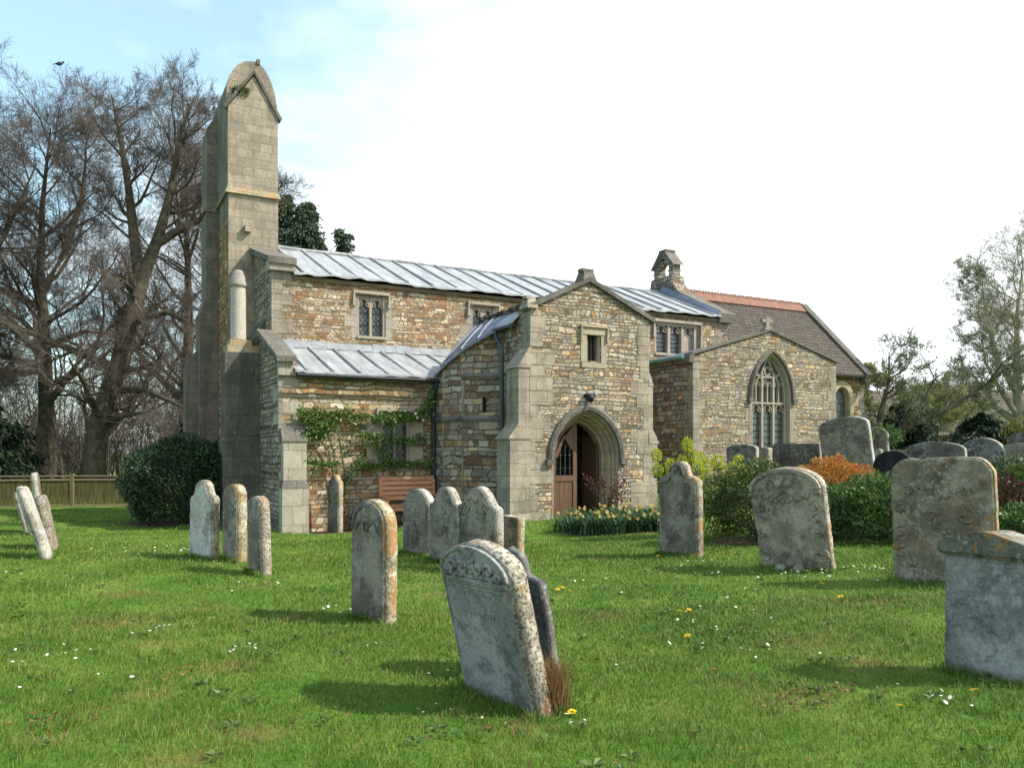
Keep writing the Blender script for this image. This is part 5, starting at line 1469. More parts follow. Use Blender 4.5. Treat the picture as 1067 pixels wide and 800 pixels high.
BARK = mat_plain('beech_bark', (0.085, 0.075, 0.052), .9, .1, .55, 3.5, .7)
TWIG = mat_plain('twig_bark', (0.12, 0.098, 0.082), .9, .1, .35, .6, 0)
TG = 'bare trees behind the fence'
def trunk(*q): return q
bare_tree('great bare beech with forked leaning trunk, nearest the tower', (-18.6, 35.5),
          [([(0, 0, -.2), (.15, 0, 2.0), (.5, 0, 4.0), (1.2, .1, 6.2), (1.7, .1, 8.5), (2.1, .2, 10.2)], .50, .34),
           ([(2.1, .2, 10.2), (1.8, .3, 12.0), (1.5, .4, 14.5), (1.2, .2, 17.0), (.9, 0, 19)], .30, .07),
           ([(2.1, .2, 10.2), (2.9, .1, 12.2), (3.6, -.2, 14.3), (4.0, -.2, 17), (4.6, 0, 19)], .30, .07),
           ([(2.9, .1, 12.0), (4.2, .3, 13.0), (6.0, .3, 13.6), (8.0, .6, 14.6)], .20, .05),
           ([(1.6, .1, 8.2), (3.6, -.6, 8.6), (5.6, -1, 7.6), (7.2, -1.2, 6.6)], .18, .05),
           ([(1.2, .1, 6.0), (-1.2, -1, 7.2), (-3.6, -1.6, 8.2), (-6, -2, 8.0)], .2, .05),
           ([(.8, .1, 5.0), (3, -1.2, 4.9), (5, -1.8, 4.0), (6.4, -2.2, 3.6)], .17, .04)], 11, (BARK, TWIG), (13, 9, 9, 8), group=TG)
bare_tree('tall bare tree with straight trunk at the left of the photo', (-22.6, 39.0),
          [([(0, 0, -.2), (0, 0, 4), (-.1, 0, 8), (-.3, 0, 11.5), (-.2, 0, 15), (.2, 0, 19.0)], .44, .09),
           ([(-.2, 0, 10.5), (.9, 0, 12.5), (1.6, .3, 15.5), (1.8, .3, 18.5)], .28, .07),
           ([(-.1, 0, 9.5), (-2.2, -.4, 10.6), (-4.6, -.6, 11), (-7, -1, 11.6)], .22, .05),
           ([(0, 0, 6.5), (-2.6, -1.0, 7.2), (-5.2, -1.6, 6.8)], .2, .05),
           ([(0, 0, 7.6), (2.4, -1.0, 8.2), (4.2, -1.4, 8)], .18, .05)], 23, (BARK, TWIG), (13, 9, 9, 8), group=TG)
bare_tree('bare tree reaching in from the left edge of the photo', (-27.5, 37.0),
          [([(0, 0, -.2), (.1, 0, 4), (.4, 0, 8), (.5, 0, 12), (.9, 0, 17.0)], .4, .08),
           ([(.4, 0, 7), (2.6, -.5, 9.5), (4.6, -.8, 12.5), (6.2, -1, 16)], .25, .06),
           ([(.2, 0, 5), (2.8, -.8, 6.2), (5.4, -1.4, 6.0)], .2, .05)], 31, (BARK, TWIG), (12, 9, 9, 8), group=TG)
bare_tree('farther bare tree seen between the beech and the tower', (-19.5, 48.0),
          [([(0, 0, -.2), (0, 0, 5), (.2, 0, 10), (.1, 0, 15), (0, 0, 20.5)], .5, .07),
           ([(.1, 0, 7), (2.0, 0, 11), (3.2, .3, 15), (3.8, .4, 19)], .25, .06),
           ([(.1, 0, 5), (-2.6, 0, 8), (-4.2, .3, 12)], .25, .06)], 37, (BARK, TWIG), (10, 8, 8, 8), group=TG)
bare_tree('bare tree behind the tower showing thin twigs to its right', (-17.8, 52.0),
          [([(0, 0, -.2), (0, 0, 5), (.2, 0, 10), (.6, 0, 15), (.9, 0, 18.6)], .45, .07),
           ([(.1, 0, 8), (-1.8, 0, 12), (-2.4, .3, 17)], .22, .05)], 41, (BARK, TWIG), (10, 8, 7, 4), group=TG)
# far wood behind the fence: a mass of thin stems
rs = np.random.RandomState(5)
n_ = 900
P = np.stack([rs.uniform(-60, -17, n_), rs.uniform(44, 62, n_), np.full(n_, -.6)], 1)
D = unit(rs.normal(size=(n_, 3)) * .25 + np.array([0, 0, 1]))
p1, d1, r1 = grow(rs, P, D, rs.uniform(3, 11, n_), rs.uniform(.02, .055, n_), 5, .12, .05)
Q = spawn(rs, p1, d1, r1, rs.uniform(3, 9, n_), 14, .1, .33, (.5, 1.2), .5)
p2, d2_, r2 = grow(rs, *Q[:3], np.maximum(Q[3], .014), 4, .25, .05)
Q = spawn(rs, p2, d2_, r2, Q[2], 4, .1, .5, (.5, 1.2), .6)
p3, d3_, r3 = grow(rs, *Q[:3], np.maximum(Q[3], .010), 3, .25, .02)
va, fa = tubes_np(p1, r1, 5); vb, fb = tubes_np(p2, r2, 3); vc, fc = tubes_np(p3, r3, 3)
o = np_mesh('woodland', np.concatenate([va, vb, vc]), np.concatenate([fa, fb + len(va), fc + len(va) + len(vb)]), TWIG, None, True)
tag(o, 'dense brown leafless thicket far behind the fence', 'woodland', kind='stuff')
CONI = mat_leaf('conifer_needles', [(.03, .05, .035), (.05, .08, .05), (.085, .12, .07), (.12, .15, .095)], .7, .2, .1)
YEW = mat_leaf('yew_leaf', [(.008, .018, .009), (.014, .03, .012), (.022, .042, .016)], .6, .25, .1)

def conifer(label, base, H_, Rr, seed, n_, size, mat=CONI, lo=.15, name='conifer', cat='tree', group=None):
    rs = np.random.RandomState(seed)
    root = empty(name, (base[0], base[1], G(*base))); tag(root, label, cat, group)
    mb = MB(); mb.tube([(0, 0, -.2), (0, 0, H_ * .5), (0, 0, H_ * .97)], [H_ * .022, H_ * .015, .02], 8); mb.build('trunk', BARK, root)
    nb = max(60, n_ // 150)
    t = lo + (1 - lo) * rs.random(nb) ** .9; az = rs.uniform(0, 2 * np.pi, nb)
    rr = Rr * (1 - t) ** .62 * rs.uniform(.55, 1.15, nb) + .12
    k = n_ // nb
    s = rs.random((nb, k)) ** .7
    w_ = rs.normal(size=(nb, k, 3)) * (.07 * rr[:, None, None] + .06)
    P = np.stack([np.cos(az)[:, None] * rr[:, None] * s, np.sin(az)[:, None] * rr[:, None] * s, H_ * t[:, None] - .35 * rr[:, None] * s ** 2 - np.abs(w_[..., 2]) * 1.6], -1) + w_
    A = np.stack([np.cos(az)[:, None] * np.ones((nb, k)), np.sin(az)[:, None] * np.ones((nb, k)), -1.1 * np.ones((nb, k))], -1) + rs.normal(size=(nb, k, 3)) * .5
    P = P.reshape(-1, 3); A = A.reshape(-1, 3)
    leaf_mesh('foliage', P, A, size * rs.uniform(.6, 1.4, len(P)), mat, .45, rs, root)
    return root
conifer('dark drooping conifer rising behind the nave roof beside the tower', (-11.6, 41.0), 15.2, 3.2, 3, 42000, .17)
conifer('second dark conifer with rounded crest behind the nave roof', (-9.55, 37.2), 13.6, 2.9, 4, 42000, .17)
conifer('small lone conifer tip poking above the nave roof', (-8.0, 38.0), 12.7, 1.5, 7, 15000, .16)
conifer('dark spreading evergreen behind the fence at the left edge', (-22.4, 33.5), 4.4, 4.2, 8, 12000, .30, YEW, .04)
conifer('low dark evergreen bush behind the laurel near the tower foot', (-12.2, 31.5), 3.5, 2.2, 9, 6000, .25, YEW, .04)

def bush(label, base, rad, n_, size, mat, seed, name='shrub', cat='shrub', lump=.16, aspect=.5, zc=None, depth=.35, group=None, lo=-.75, out=.7, stems=9, stemmat=None):
    rs = np.random.RandomState(seed)
    root = empty(name, (base[0], base[1], G(*base))); tag(root, label, cat, group)
    P, d = blob(rs, n_, rad, lump, lo, depth)
    P[:, 2] += (rad[2] * .8 if zc is None else zc)
    k = P[:, 2] > .02
    P, d = P[k], d[k]
    A = d * out + rs.normal(size=P.shape) * .6 + np.array([0, 0, .25])
    leaf_mesh('foliage', P, A, size * rs.uniform(.6, 1.3, len(P)), mat, aspect, rs, root)
    mb = MB()
    for i in range(stems):
        a = rs.uniform(0, 6.28); q = rs.uniform(.35, .85)
        mb.tube([(rs.normal() * .05, rs.normal() * .05, -.05), (math.cos(a) * rad[0] * q * .5, math.sin(a) * rad[1] * q * .5, rad[2] * .7), (math.cos(a) * rad[0] * q, math.sin(a) * rad[1] * q, rad[2] * 1.35)], [.022, .015, .006], 5)
    mb.build('stems', stemmat or BARK, root)
    return root
LAUREL = mat_leaf('laurel_leaf', [(.008, .022, .010), (.014, .036, .013), (.025, .058, .018), (.04, .08, .026)], .32, .5, .08)
bush('big clipped dark laurel bush at the foot of the tower', (-8.25, 20.3), (1.48, 1.35, 1.18), 17000, .10, LAUREL, 1, lump=.09, aspect=.42, depth=.30, zc=1.0)
bush('second dark laurel bush filling the corner beside the tower pier', (-7.35, 21.0), (.95, .9, 1.15), 7000, .105, LAUREL, 12, lump=.06, aspect=.42, depth=.25, zc=1.02)
SHRUB1 = mat_leaf('berberis_leaf', [(.028, .055, .016), (.055, .105, .025), (.10, .15, .035), (.17, .12, .04)], .45, .35, .2)
SHRUB2 = mat_leaf('green_leaf', [(.03, .075, .02), (.055, .125, .028), (.095, .18, .045), (.15, .22, .07)], .45, .35, .25)
ORANGE = mat_leaf('orange_leaf', [(.34, .075, .022), (.48, .15, .03), (.55, .24, .05), (.48, .30, .07), (.18, .18, .05)], .5, .3, .3)
REDLF = mat_leaf('red_leaf', [(.05, .012, .014), (.11, .02, .022), (.07, .05, .02), (.03, .05, .018)], .45, .35, .2)
ROSELF = mat_leaf('rose_leaf', [(.045, .10, .022), (.08, .16, .032), (.13, .22, .05), (.19, .25, .08)], .42, .4, .25)
bush('dense dark green shrub between the crested headstone and the cherub headstone', (3.95, 12.7), (.88, .62, .66), 9500, .065, SHRUB1, 2, zc=.55)
bush('bright green leafy shrub left of the massive mossy headstone', (5.55, 12.1), (.85, .7, .52), 9000, .075, SHRUB2, 3, zc=.42)
bush('low green shrub in front of the orange one', (4.95, 13.1), (.65, .6, .45), 5000, .07, SHRUB2, 14, zc=.35)
bush('rounded shrub with orange and red spring leaves before the large tilted headstone', (5.85, 14.6), (.72, .60, .54), 10000, .055, ORANGE, 4, zc=.55)
bush('dark red leaved shrub at the right edge behind the mossy headstone', (7.05, 11.6), (.6, .5, .50), 3500, .07, REDLF, 5, zc=.40, depth=.5)
bush('green leafy plant at the right edge beyond the pedimented headstone', (6.55, 10.1), (.55, .5, .34), 4000, .07, SHRUB2, 6, zc=.24)
bush('tall green shrub at the right edge in front of the pale arched headstone', (8.6, 13.4), (.9, .7, .62), 5000, .09, SHRUB1, 7, zc=.5, depth=.5)
# red rose by the door
rx, ry = 2.02, 17.35
rs = np.random.RandomState(8)
root = empty('rose_bush', (rx, ry, G(rx, ry))); tag(root, 'rose bush with dark red young leaves beside the church door', 'rose bush')
mb = MB(); PP = []
for i in range(11):
    a = rs.uniform(-1.3, 1.3); h_ = rs.uniform(.45, 1.05); q = [(0, 0, 0), (.15 * math.sin(a), .05 * rs.normal(), h_ * .5), (.5 * math.sin(a), .15 * rs.normal(), h_)]
    mb.tube(q, [.012, .009, .005], 5)
    for t in rs.random(34) ** .6: PP.append([q[1][j] + (q[2][j] - q[1][j]) * t + rs.normal() * .05 for j in range(3)])
mb.build('stems', BARK, root)
PP = np.array(PP)
leaf_mesh('foliage', PP, rs.normal(size=PP.shape), rs.uniform(.05, .09, len(PP)), mat_leaf('young_rose_leaf', [(.10, .02, .03), (.18, .03, .045), (.06, .05, .02), (.25, .05, .06)], .4, .4, .25), .55, rs, root)
# climbing rose on the aisle wall
ou, ov = 5.25, 18.25
ox, oy = W2(ou, ov); oz = G(ox, oy)
root = empty('climbing_rose', (ox, oy, oz), CA); tag(root, 'climbing rose trained in horizontal rows over the aisle wall around its window', 'climbing plant')
mb = MB(); PP = []
def vine(pts, dens, spread, r=.014):
    q = [(a - ou, -.06, z_ - oz) for a, z_ in pts]
    mb.tube(q, [r] * len(q), 5)
    for i in range(len(pts) - 1):
        L_ = math.hypot(pts[i + 1][0] - pts[i][0], pts[i + 1][1] - pts[i][1])
        for t in rs.random(int(L_ * dens)):
            wob = 1 + .5 * math.sin(pts[i][0] * 7 + t * 4)
            PP.append((q[i][0] + (q[i + 1][0] - q[i][0]) * t + rs.normal() * .04, -.06 - abs(rs.normal()) * .07, q[i][2] + (q[i + 1][2] - q[i][2]) * t + rs.normal() * spread * wob))
vine([(5.25, -.1), (5.1, .9), (4.95, 1.6), (4.6, 2.1)], 30, .04, .02)
vine([(5.25, -.1), (5.35, 1.0), (5.2, 1.9), (5.0, 2.4)], 30, .04, .02)
vine([(5.35, .9), (5.8, 1.5), (6.0, 2.0)], 50, .05)
vine([(4.25, 2.48), (4.6, 2.42), (5.1, 2.45), (5.5, 2.42), (6.0, 2.38), (6.5, 2.36), (7.0, 2.42), (7.35, 2.6)], 480, .075)
vine([(4.3, 2.3), (4.8, 2.22), (5.1, 2.3)], 520, .08)
vine([(4.3, 1.95), (4.7, 2.0), (5.0, 2.15)], 420, .06)
vine([(4.4, 1.35), (4.8, 1.3), (5.1, 1.3)], 330, .05)
vine([(5.6, 1.95), (6.0, 1.95), (6.5, 1.85), (7.0, 1.85), (7.3, 1.9)], 330, .07)
vine([(6.0, 1.9), (6.2, 1.6), (6.4, 1.4)], 300, .06)
vine([(5.55, 1.32), (5.9, 1.26), (6.4, 1.28), (6.9, 1.3), (7.5, 1.3)], 380, .06)
vine([(7.3, 2.5), (7.45, 2.85), (7.5, 3.1)], 350, .06)
mb.build('stems', BARK, root)
PP = np.array(PP)
leaf_mesh('foliage', PP, rs.normal(size=PP.shape) * .8 + np.array([0, -.7, -.1]), rs.uniform(.055, .105, len(PP)), ROSELF, .6, rs, root)
mb = MB()
for a, z_, r_ in ((7.02, 2.49, .045), (7.06, 2.40, .04), (7.22, 2.34, .035), (5.55, 2.22, .025), (6.75, 2.55, .025), (5.2, 2.3, .022)):
    mb.add(*sphere(a - ou, -.2, z_ - oz, r_), 0, True)
mb.build('blooms', mat_plain('rose_bloom', (.72, .46, .34), .7, .2, .15, 20, 0), root)
# spurge with lime heads
LIME = mat_leaf('spurge_bract', [(.30, .34, .03), (.42, .46, .04), (.55, .56, .09)], .6, .2, .3)
sx_, sy_ = 3.05, 13.75
root = empty('spurge', (sx_, sy_, G(sx_, sy_))); tag(root, 'tall spurge with lime yellow flower heads behind the crested headstone', 'plant')
heads = [(2.97, 1.69, 13.6), (2.50, 1.50, 13.9), (2.76, 1.34, 14.0), (3.06, 1.50, 13.7), (3.22, 1.20, 13.4), (3.50, 1.42, 13.7), (3.86, 1.40, 13.7), (3.73, 1.28, 13.6), (2.62, 1.03, 13.9), (2.98, 1.22, 13.8), (3.38, 1.33, 13.9), (2.88, 1.40, 13.6), (2.72, 1.2, 13.7), (3.12, 1.33, 13.5), (3.62, 1.22, 13.8), (4.02, 1.25, 13.9), (2.5, 1.25, 13.8), (3.30, 1.45, 14.1)]
HP, HA, LP_, LA_ = [], [], [], []
mb = MB()
for (hx, hz, hy) in heads:
    e = (hx - sx_, hy - sy_, hz - .12)
    b0 = (e[0] * .45, e[1] * .45, 0)
    mb.tube([b0, ((b0[0] + e[0]) * .5, (b0[1] + e[1]) * .5, e[2] * .5), e], [.011, .009, .007], 5)
    n1 = 260; d = unit(rs.normal(size=(n1, 3)))
    HP.append(np.array(e) + d * np.array([.09, .09, .115]) * rs.uniform(.6, 1, (n1, 1))); HA.append(d + rs.normal(size=d.shape) * .4)
    t = rs.random(60)[:, None]
    q = np.array(b0) * (1 - t) + np.array(e) * t
    q[:, 2] = e[2] * (.3 + .62 * t[:, 0]); LP_.append(q); az = rs.uniform(0, 6.28, 60); LA_.append(np.stack([np.cos(az), np.sin(az), rs.uniform(-.3, .4, 60)], 1))
mb.build('stems', mat_plain('spurge_stem', (.09, .11, .04), .8, .2, .2, 8, 0), root)
leaf_mesh('flower_heads', np.concatenate(HP), np.concatenate(HA), .032, LIME, .9, rs, root)
leaf_mesh('leaves', np.concatenate(LP_), np.concatenate(LA_), .11, mat_leaf('spurge_leaf', [(.03, .06, .025), (.06, .10, .04)], .5, .3, .2), .22, rs, root)
# daffodils
DLEAF = mat_leaf('daffodil_leaf', [(.02, .06, .022), (.04, .10, .035), (.07, .14, .06)], .45, .35, .2)
DFLOW = mat_leaf('daffodil_petal', [(.72, .55, .16), (.78, .66, .34), (.75, .42, .08)], .6, .2, .25)
def daffodils(x, y, rad, nl, nf, hl, seed, proto=None):
    rs = np.random.RandomState(seed)
    root = empty('daffodil_clump', (x, y, G(x, y)))
    tag(root, 'clump of fading pale yellow and orange daffodils in the bed beside the church door', 'daffodils', 'daffodil clumps in the bed by the porch')
    b0 = np.stack([rs.normal(size=nl) * rad * .45, rs.normal(size=nl) * rad * .4, np.zeros(nl)], 1)
    az = rs.uniform(0, 6.28, nl); h_ = hl * rs.uniform(.7, 1.15, nl)
    dr = np.stack([np.cos(az), np.sin(az), np.zeros(nl)], 1); sd_ = np.stack([-np.sin(az), np.cos(az), np.zeros(nl)], 1) * .011
    bend = rs.uniform(.35, 1.0, nl)[:, None]
    L_ = []
    for t in (0, .4, .75, 1.0):
        L_.append(b0 + dr * bend * h_[:, None] * t ** 2 + np.array([0, 0, 1]) * (h_[:, None] * (t - .25 * bend * t ** 3)))
    V_ = np.stack([L_[0] - sd_, L_[0] + sd_, L_[1] - sd_, L_[1] + sd_, L_[2] - sd_ * .9, L_[2] + sd_ * .9, L_[3] - sd_ * .2, L_[3] + sd_ * .2], 1)
    i = np.arange(nl)[:, None] * 8
    F_ = np.concatenate([i + np.array([[0, 1, 3, 2]]), i + np.array([[2, 3, 5, 4]]), i + np.array([[4, 5, 7, 6]])])
    np_mesh('leaves', V_.reshape(-1, 3), F_, DLEAF, root)
    mb = MB(); FP, FA = [], []
    for k in range(nf):
        e = np.array([rs.normal() * rad * .65, rs.normal() * rad * .55, hl * rs.uniform(.5, 1.15)])
        mb.tube([(e[0] * .6, e[1] * .6, 0), tuple(e)], .005, 4)
        a = rs.uniform(-2.6, -.5); fdir = np.array([math.cos(a), math.sin(a), -.1]); s1 = np.array([-math.sin(a), math.cos(a), 0])
        for j in range(6):
            w_ = j * math.pi / 3; FP.append(e); FA.append(s1 * math.cos(w_) + np.array([0, 0, 1]) * math.sin(w_) + fdir * .3)
        for j in range(4): FP.append(e + fdir * .012); FA.append(fdir + rs.normal(size=3) * .25)
    mb.build('stems', mat_stem, root)
    if FP: leaf_mesh('flowers', np.array(FP), np.array(FA), .042, DFLOW, .75, rs, root)
    return root
mat_stem = mat_plain('flower_stem', (.06, .11, .035), .8, .2, .2, 8, 0)
protos = []
spots = [(1.09, 15.58), (1.3, 15.2), (1.55, 14.96), (1.32, 16.4), (1.63, 16.14), (1.82, 14.85), (2.09, 15.03), (2.37, 15.06), (2.05, 16.12), (2.44, 16.12), (2.67, 15.24), (2.85, 14.95), (2.78, 16.31), (2.94, 15.91), (1.93, 15.6), (1.5, 15.6), (2.3, 15.6), (2.7, 15.7)]
for i, (x, y) in enumerate(spots):
    if i < 4: protos.append(daffodils(x, y, .28, 150, 6, .36, 60 + i))
    else:
        r_ = copy_thing(protos[i % 4]); r_.location = (x, y, G(x, y)); r_.rotation_euler.z = random.uniform(-.7, .7); k = random.uniform(.6, 1.1); r_.scale = (k * 1.1, k * 1.1, k)
# moss and fern tufts on the masonry
def tuft(label, loc, n_, rad, size, mat, seed, name, cat):
    rs = np.random.RandomState(seed); d = unit(rs.normal(size=(n_, 3)))
    o = leaf_mesh(name, d * np.array(rad) * rs.random((n_, 1)), d + np.array([0, 0, .3]), size, mat, .4, rs, None, loc); tag(o, label, cat); return o
a, b_ = W2(3.78, 22.86); tuft('dark green fern clump growing high on the tower gable', (a, b_, 11.42), 900, (.27, .12, .15), .06, SHRUB1, 1, 'fern', 'plant')
a, b_ = W2(3.72, 21.1); tuft('small mossy tuft beside the round flue on the tower pier', (a, b_, 4.36), 120, (.12, .1, .07), .07, SHRUB2, 2, 'moss_tuft', 'plant')
a, b_ = W2(9.62, 21.2)
o = tuft('ivy covering the shoulder of the tall headstone at the east end', (9.95, 21.3, G(9.6, 21.5) + 1.28), 500, (.42, .2, .32), .11, SHRUB2, 3, 'ivy', 'plant')

# ------------------------------------------------------------ right hand trees
OLIVE = mat_leaf('spring_leaf', [(.22, .23, .08), (.30, .31, .12), (.36, .36, .16), (.22, .18, .10)], .6, .2, .3)
HAW = mat_leaf('hawthorn_leaf', [(.09, .13, .06), (.14, .19, .085), (.20, .25, .12)], .6, .2, .3)
HBARK = mat_plain('hawthorn_bark', (.11, .10, .075), .9, .1, .35, 2.5, .2)
BARK2 = mat_plain('grey_bark', (.27, .25, .185), .9, .1, .35, 2.5, .3)
bare_tree('tall tree with sparse budding leaves at the right edge', (26.6, 42.0),
          [([(0, 0, -.3), (-.1, 0, 3), (-.2, 0, 6), (-.2, 0, 9), (.1, 0, 12.0)], .36, .05),
           ([(-.1, 0, 3.0), (-1.2, -.4, 4.4), (-2.2, -.6, 6.2), (-2.6, -.8, 8.4)], .15, .04),
           ([(-.2, 0, 4.5), (-1.4, -.2, 6.6), (-2.0, -.3, 9.2), (-2.2, -.3, 11)], .2, .05),
           ([(-.1, 0, 2.2), (-1.8, -.5, 3.0), (-3.4, -.8, 3.9), (-4.8, -1, 5.0)], .12, .03),
           ([(-.1, 0, 3.4), (2, 0, 5.2), (3.4, 0, 8)], .2, .05)], 54, (BARK2, BARK2), (12, 9, 8, 6), leafmat=OLIVE, leafn=24000, leafsz=.08, rmin=.007, up=.06, hs=.88)
bare_tree('crooked hawthorn with pale green young leaves beside the chancel end', (13.6, 30.8),
          [([(0, 0, -.3), (.5, 0, 1.1), (1.4, .1, 1.9), (2.3, .1, 3.0), (2.8, .2, 4.3)], .22, .05),
           ([(.4, 0, .9), (.6, .2, 2.4), (1.0, .3, 3.8), (1.0, .3, 5.0)], .15, .04),
           ([(1.4, .1, 1.9), (3.0, -.2, 2.6), (4.6, -.4, 3.8), (5.4, -.5, 4.6)], .13, .03),
           ([(.2, 0, .6), (-.6, .3, 2.2), (-1.0, .5, 3.6)], .12, .03)], 57, (BARK, HBARK), (9, 7, 6, 4), leafmat=HAW, leafn=13000, leafsz=.07, rmin=.006, up=.02, hs=.95)
bare_tree('olive leaved small tree in front of the cottage roof', (20.4, 40.0),
          [([(0, 0, -.3), (.1, 0, 1.6), (.2, 0, 3.2), (.2, 0, 4.6)], .2, .04),
           ([(.1, 0, 1.2), (-1.4, 0, 2.6), (-2.4, 0, 4.2)], .13, .03), ([(.1, 0, 1.3), (1.6, 0, 2.6), (2.8, 0, 4.0)], .13, .03)], 63, (BARK2, BARK2), (10, 8, 6, 4), leafmat=OLIVE, leafn=26000, leafsz=.10, rmin=.008, up=.02, hs=1.0)
conifer('black green yew hedge below the hawthorn at the churchyard wall', (15.6, 31.8), 3.0, 2.6, 14, 9000, .22, YEW, .03, 'yew', 'shrub')
conifer('dark evergreen bush right of the yew at the churchyard wall', (19.0, 32.6), 2.5, 2.4, 15, 7000, .22, YEW, .03, 'yew', 'shrub')
bush('yellow green flowering bush over the churchyard wall', (20.6, 32.4), (1.9, 1.0, 1.0), 6000, .12, mat_leaf('gold_leaf', [(.05, .065, .015), (.12, .13, .025), (.24, .23, .04)], .5, .3, .25), 16, zc=1.1, depth=.6)
bush('dark shrub behind the far right headstones', (24.4, 33.0), (2.4, 1.0, 1.1), 6000, .14, SHRUB1, 17, zc=1.1, depth=.5)
bush('dark green hedge bush at the far right beyond the wall', (29.5, 36.0), (3.4, 1.6, 1.5), 7000, .17, SHRUB1, 18, zc=1.2, depth=.5)
conifer('broad dark tree mass on the skyline left of the cottage', (22.5, 58.0), 5.6, 5.0, 19, 9000, .4, mat_leaf('far_green', [(.05, .07, .04), (.08, .10, .055), (.11, .12, .07)], .7, .2, .2), .03)
# crow on the top twigs
rs = np.random.RandomState(2)
tp = np.concatenate([TIPS[11], TIPS[23]])
crow_at = tp[np.argmin(np.linalg.norm(tp - np.array([-20.4, 36.2, 18.6]), axis=1))] + np.array([0, 0, .14])      # perched on a real twig
crow = MB()
crow.add(*sphere(0, 0, 0, .16, .8, 10, 8), 0, True)
V0 = [(x * 1.6, y, z * .95 + x * .35) for x, y, z in crow.V]; crow.V = V0
crow.add(*sphere(.27, 0, .17, .085, .9), 0, True)
crow.add([(.33, -.03, .18), (.33, .03, .18), (.46, 0, .15), (.33, 0, .22)], [(0, 1, 2), (1, 3, 2), (3, 0, 2), (0, 3, 1)])
crow.add([(-.18, -.06, -.02), (-.18, .06, -.02), (-.48, .06, -.16), (-.48, -.06, -.16), (-.18, 0, .06)], [(0, 3, 2, 1), (0, 4, 3), (1, 2, 4), (4, 2, 3)])
for s in (-1, 1): crow.tube([(.02, s * .05, -.12), (.03, s * .05, -.27)], .012, 4)
o = crow.build('crow', mat_plain('crow_feather', (.012, .012, .016), .5, .4, .2, 10, 0), None, loc=tuple(crow_at)); o.rotation_euler = (0, 0, .4); o.scale = (.55,) * 3
tag(o, 'black crow perched at the top of the bare tree', 'bird')

# ------------------------------------------------------------ grass, flowers in the lawn
rs = np.random.RandomState(77)
def blades(N_, d0, d1, wmul, hmul, power):
    D = d0 + (d1 - d0) * rs.random(N_) ** power
    X = (rs.random(N_) * 2 - 1) * (.72 * D + 2.6)
    return X, D
sets = [blades(225000, 2.6, 8.0, 1, 1, .85), blades(150000, 7.5, 14.5, 1, 1, .9), blades(70000, 14, 26, 1, 1, .9)]
X = np.concatenate([s[0] for s in sets]); D = np.concatenate([s[1] for s in sets])
U, Vv = 0.882 * X + 0.471 * D, -0.471 * X + 0.882 * D
keep = (bare(X, D) < .35) & ~((U > 3.8) & (Vv > 18.2)) & ~((U > 8.0) & (U < 12.1) & (Vv > 15.25)) & ~((U > 2.9) & (Vv > 20.6))
th = thatch(X, D); keep &= rs.random(len(X)) > th * .55
X, D, th = X[keep], D[keep], th[keep]
N_ = len(X)
patch = .5 + .5 * np.sin(1.9 * X + 1.1 * np.sin(1.3 * D)) * np.sin(1.6 * D + .9 * np.sin(1.7 * X))
patch2 = .5 + .5 * np.sin(5.3 * X + 2 * np.sin(2.1 * D)) * np.sin(4.7 * D + 1.3 * X)
clump = np.clip(np.sin(11 * X + 4 * np.sin(3.1 * D)) * np.sin(9.3 * D + 3 * np.sin(4.3 * X)) - .55, 0, 1) / .45
h_ = (.016 + .020 * patch + .016 * patch2 + .035 * clump) * rs.uniform(.6, 1.4, N_)
w_ = .0022 * np.maximum(1, D / 4.2) * rs.uniform(.8, 1.3, N_)
az = rs.uniform(0, 2 * np.pi, N_); la = rs.normal(1.2, 1.0, N_)
lean = rs.uniform(.2, 1.1, N_)[:, None] * h_[:, None]
B0 = np.stack([X, D, gz(X, D) - .004], 1)
sd_ = np.stack([np.cos(az), np.sin(az), np.zeros(N_)], 1) * w_[:, None]
ld = np.stack([np.cos(la), np.sin(la), np.zeros(N_)], 1) * lean
Mi = B0 + ld * .35 + np.array([0, 0, 1]) * h_[:, None] * .6
Tp = B0 + ld * 1.0 + np.array([0, 0, 1]) * h_[:, None]
V_ = np.stack([B0 - sd_, B0 + sd_, Mi + sd_ * .75, Mi - sd_ * .75, Tp], 1)
i = np.arange(N_)[:, None] * 5
# quads, the tip as a narrow quad
V_ = np.stack([B0 - sd_, B0 + sd_, Mi + sd_ * .8, Mi - sd_ * .8, Tp + sd_ * .12, Tp - sd_ * .12], 1); i = np.arange(N_)[:, None] * 6
F_ = np.concatenate([i + np.array([[0, 1, 2, 3]]), i + np.array([[3, 2, 4, 5]])])
dead = (rs.random(N_) < .06 + .75 * th).astype(np.int32)
GRASS = mat_leaf('grass_blade', [(.044, .106, .012), (.078, .164, .018), (.142, .232, .034), (.25, .298, .08)], .5, .25, .35, patch=.9)
DEAD = mat_leaf('dry_blade', [(.10, .06, .022), (.20, .125, .05), (.30, .20, .09), (.15, .16, .04)], .7, .15, .25)
o = np_mesh('grass', V_.reshape(-1, 3), F_, [GRASS, DEAD], mi=np.concatenate([dead, dead]))
tag(o, 'mown grass blades of the churchyard lawn with dry patches', 'grass', kind='stuff')

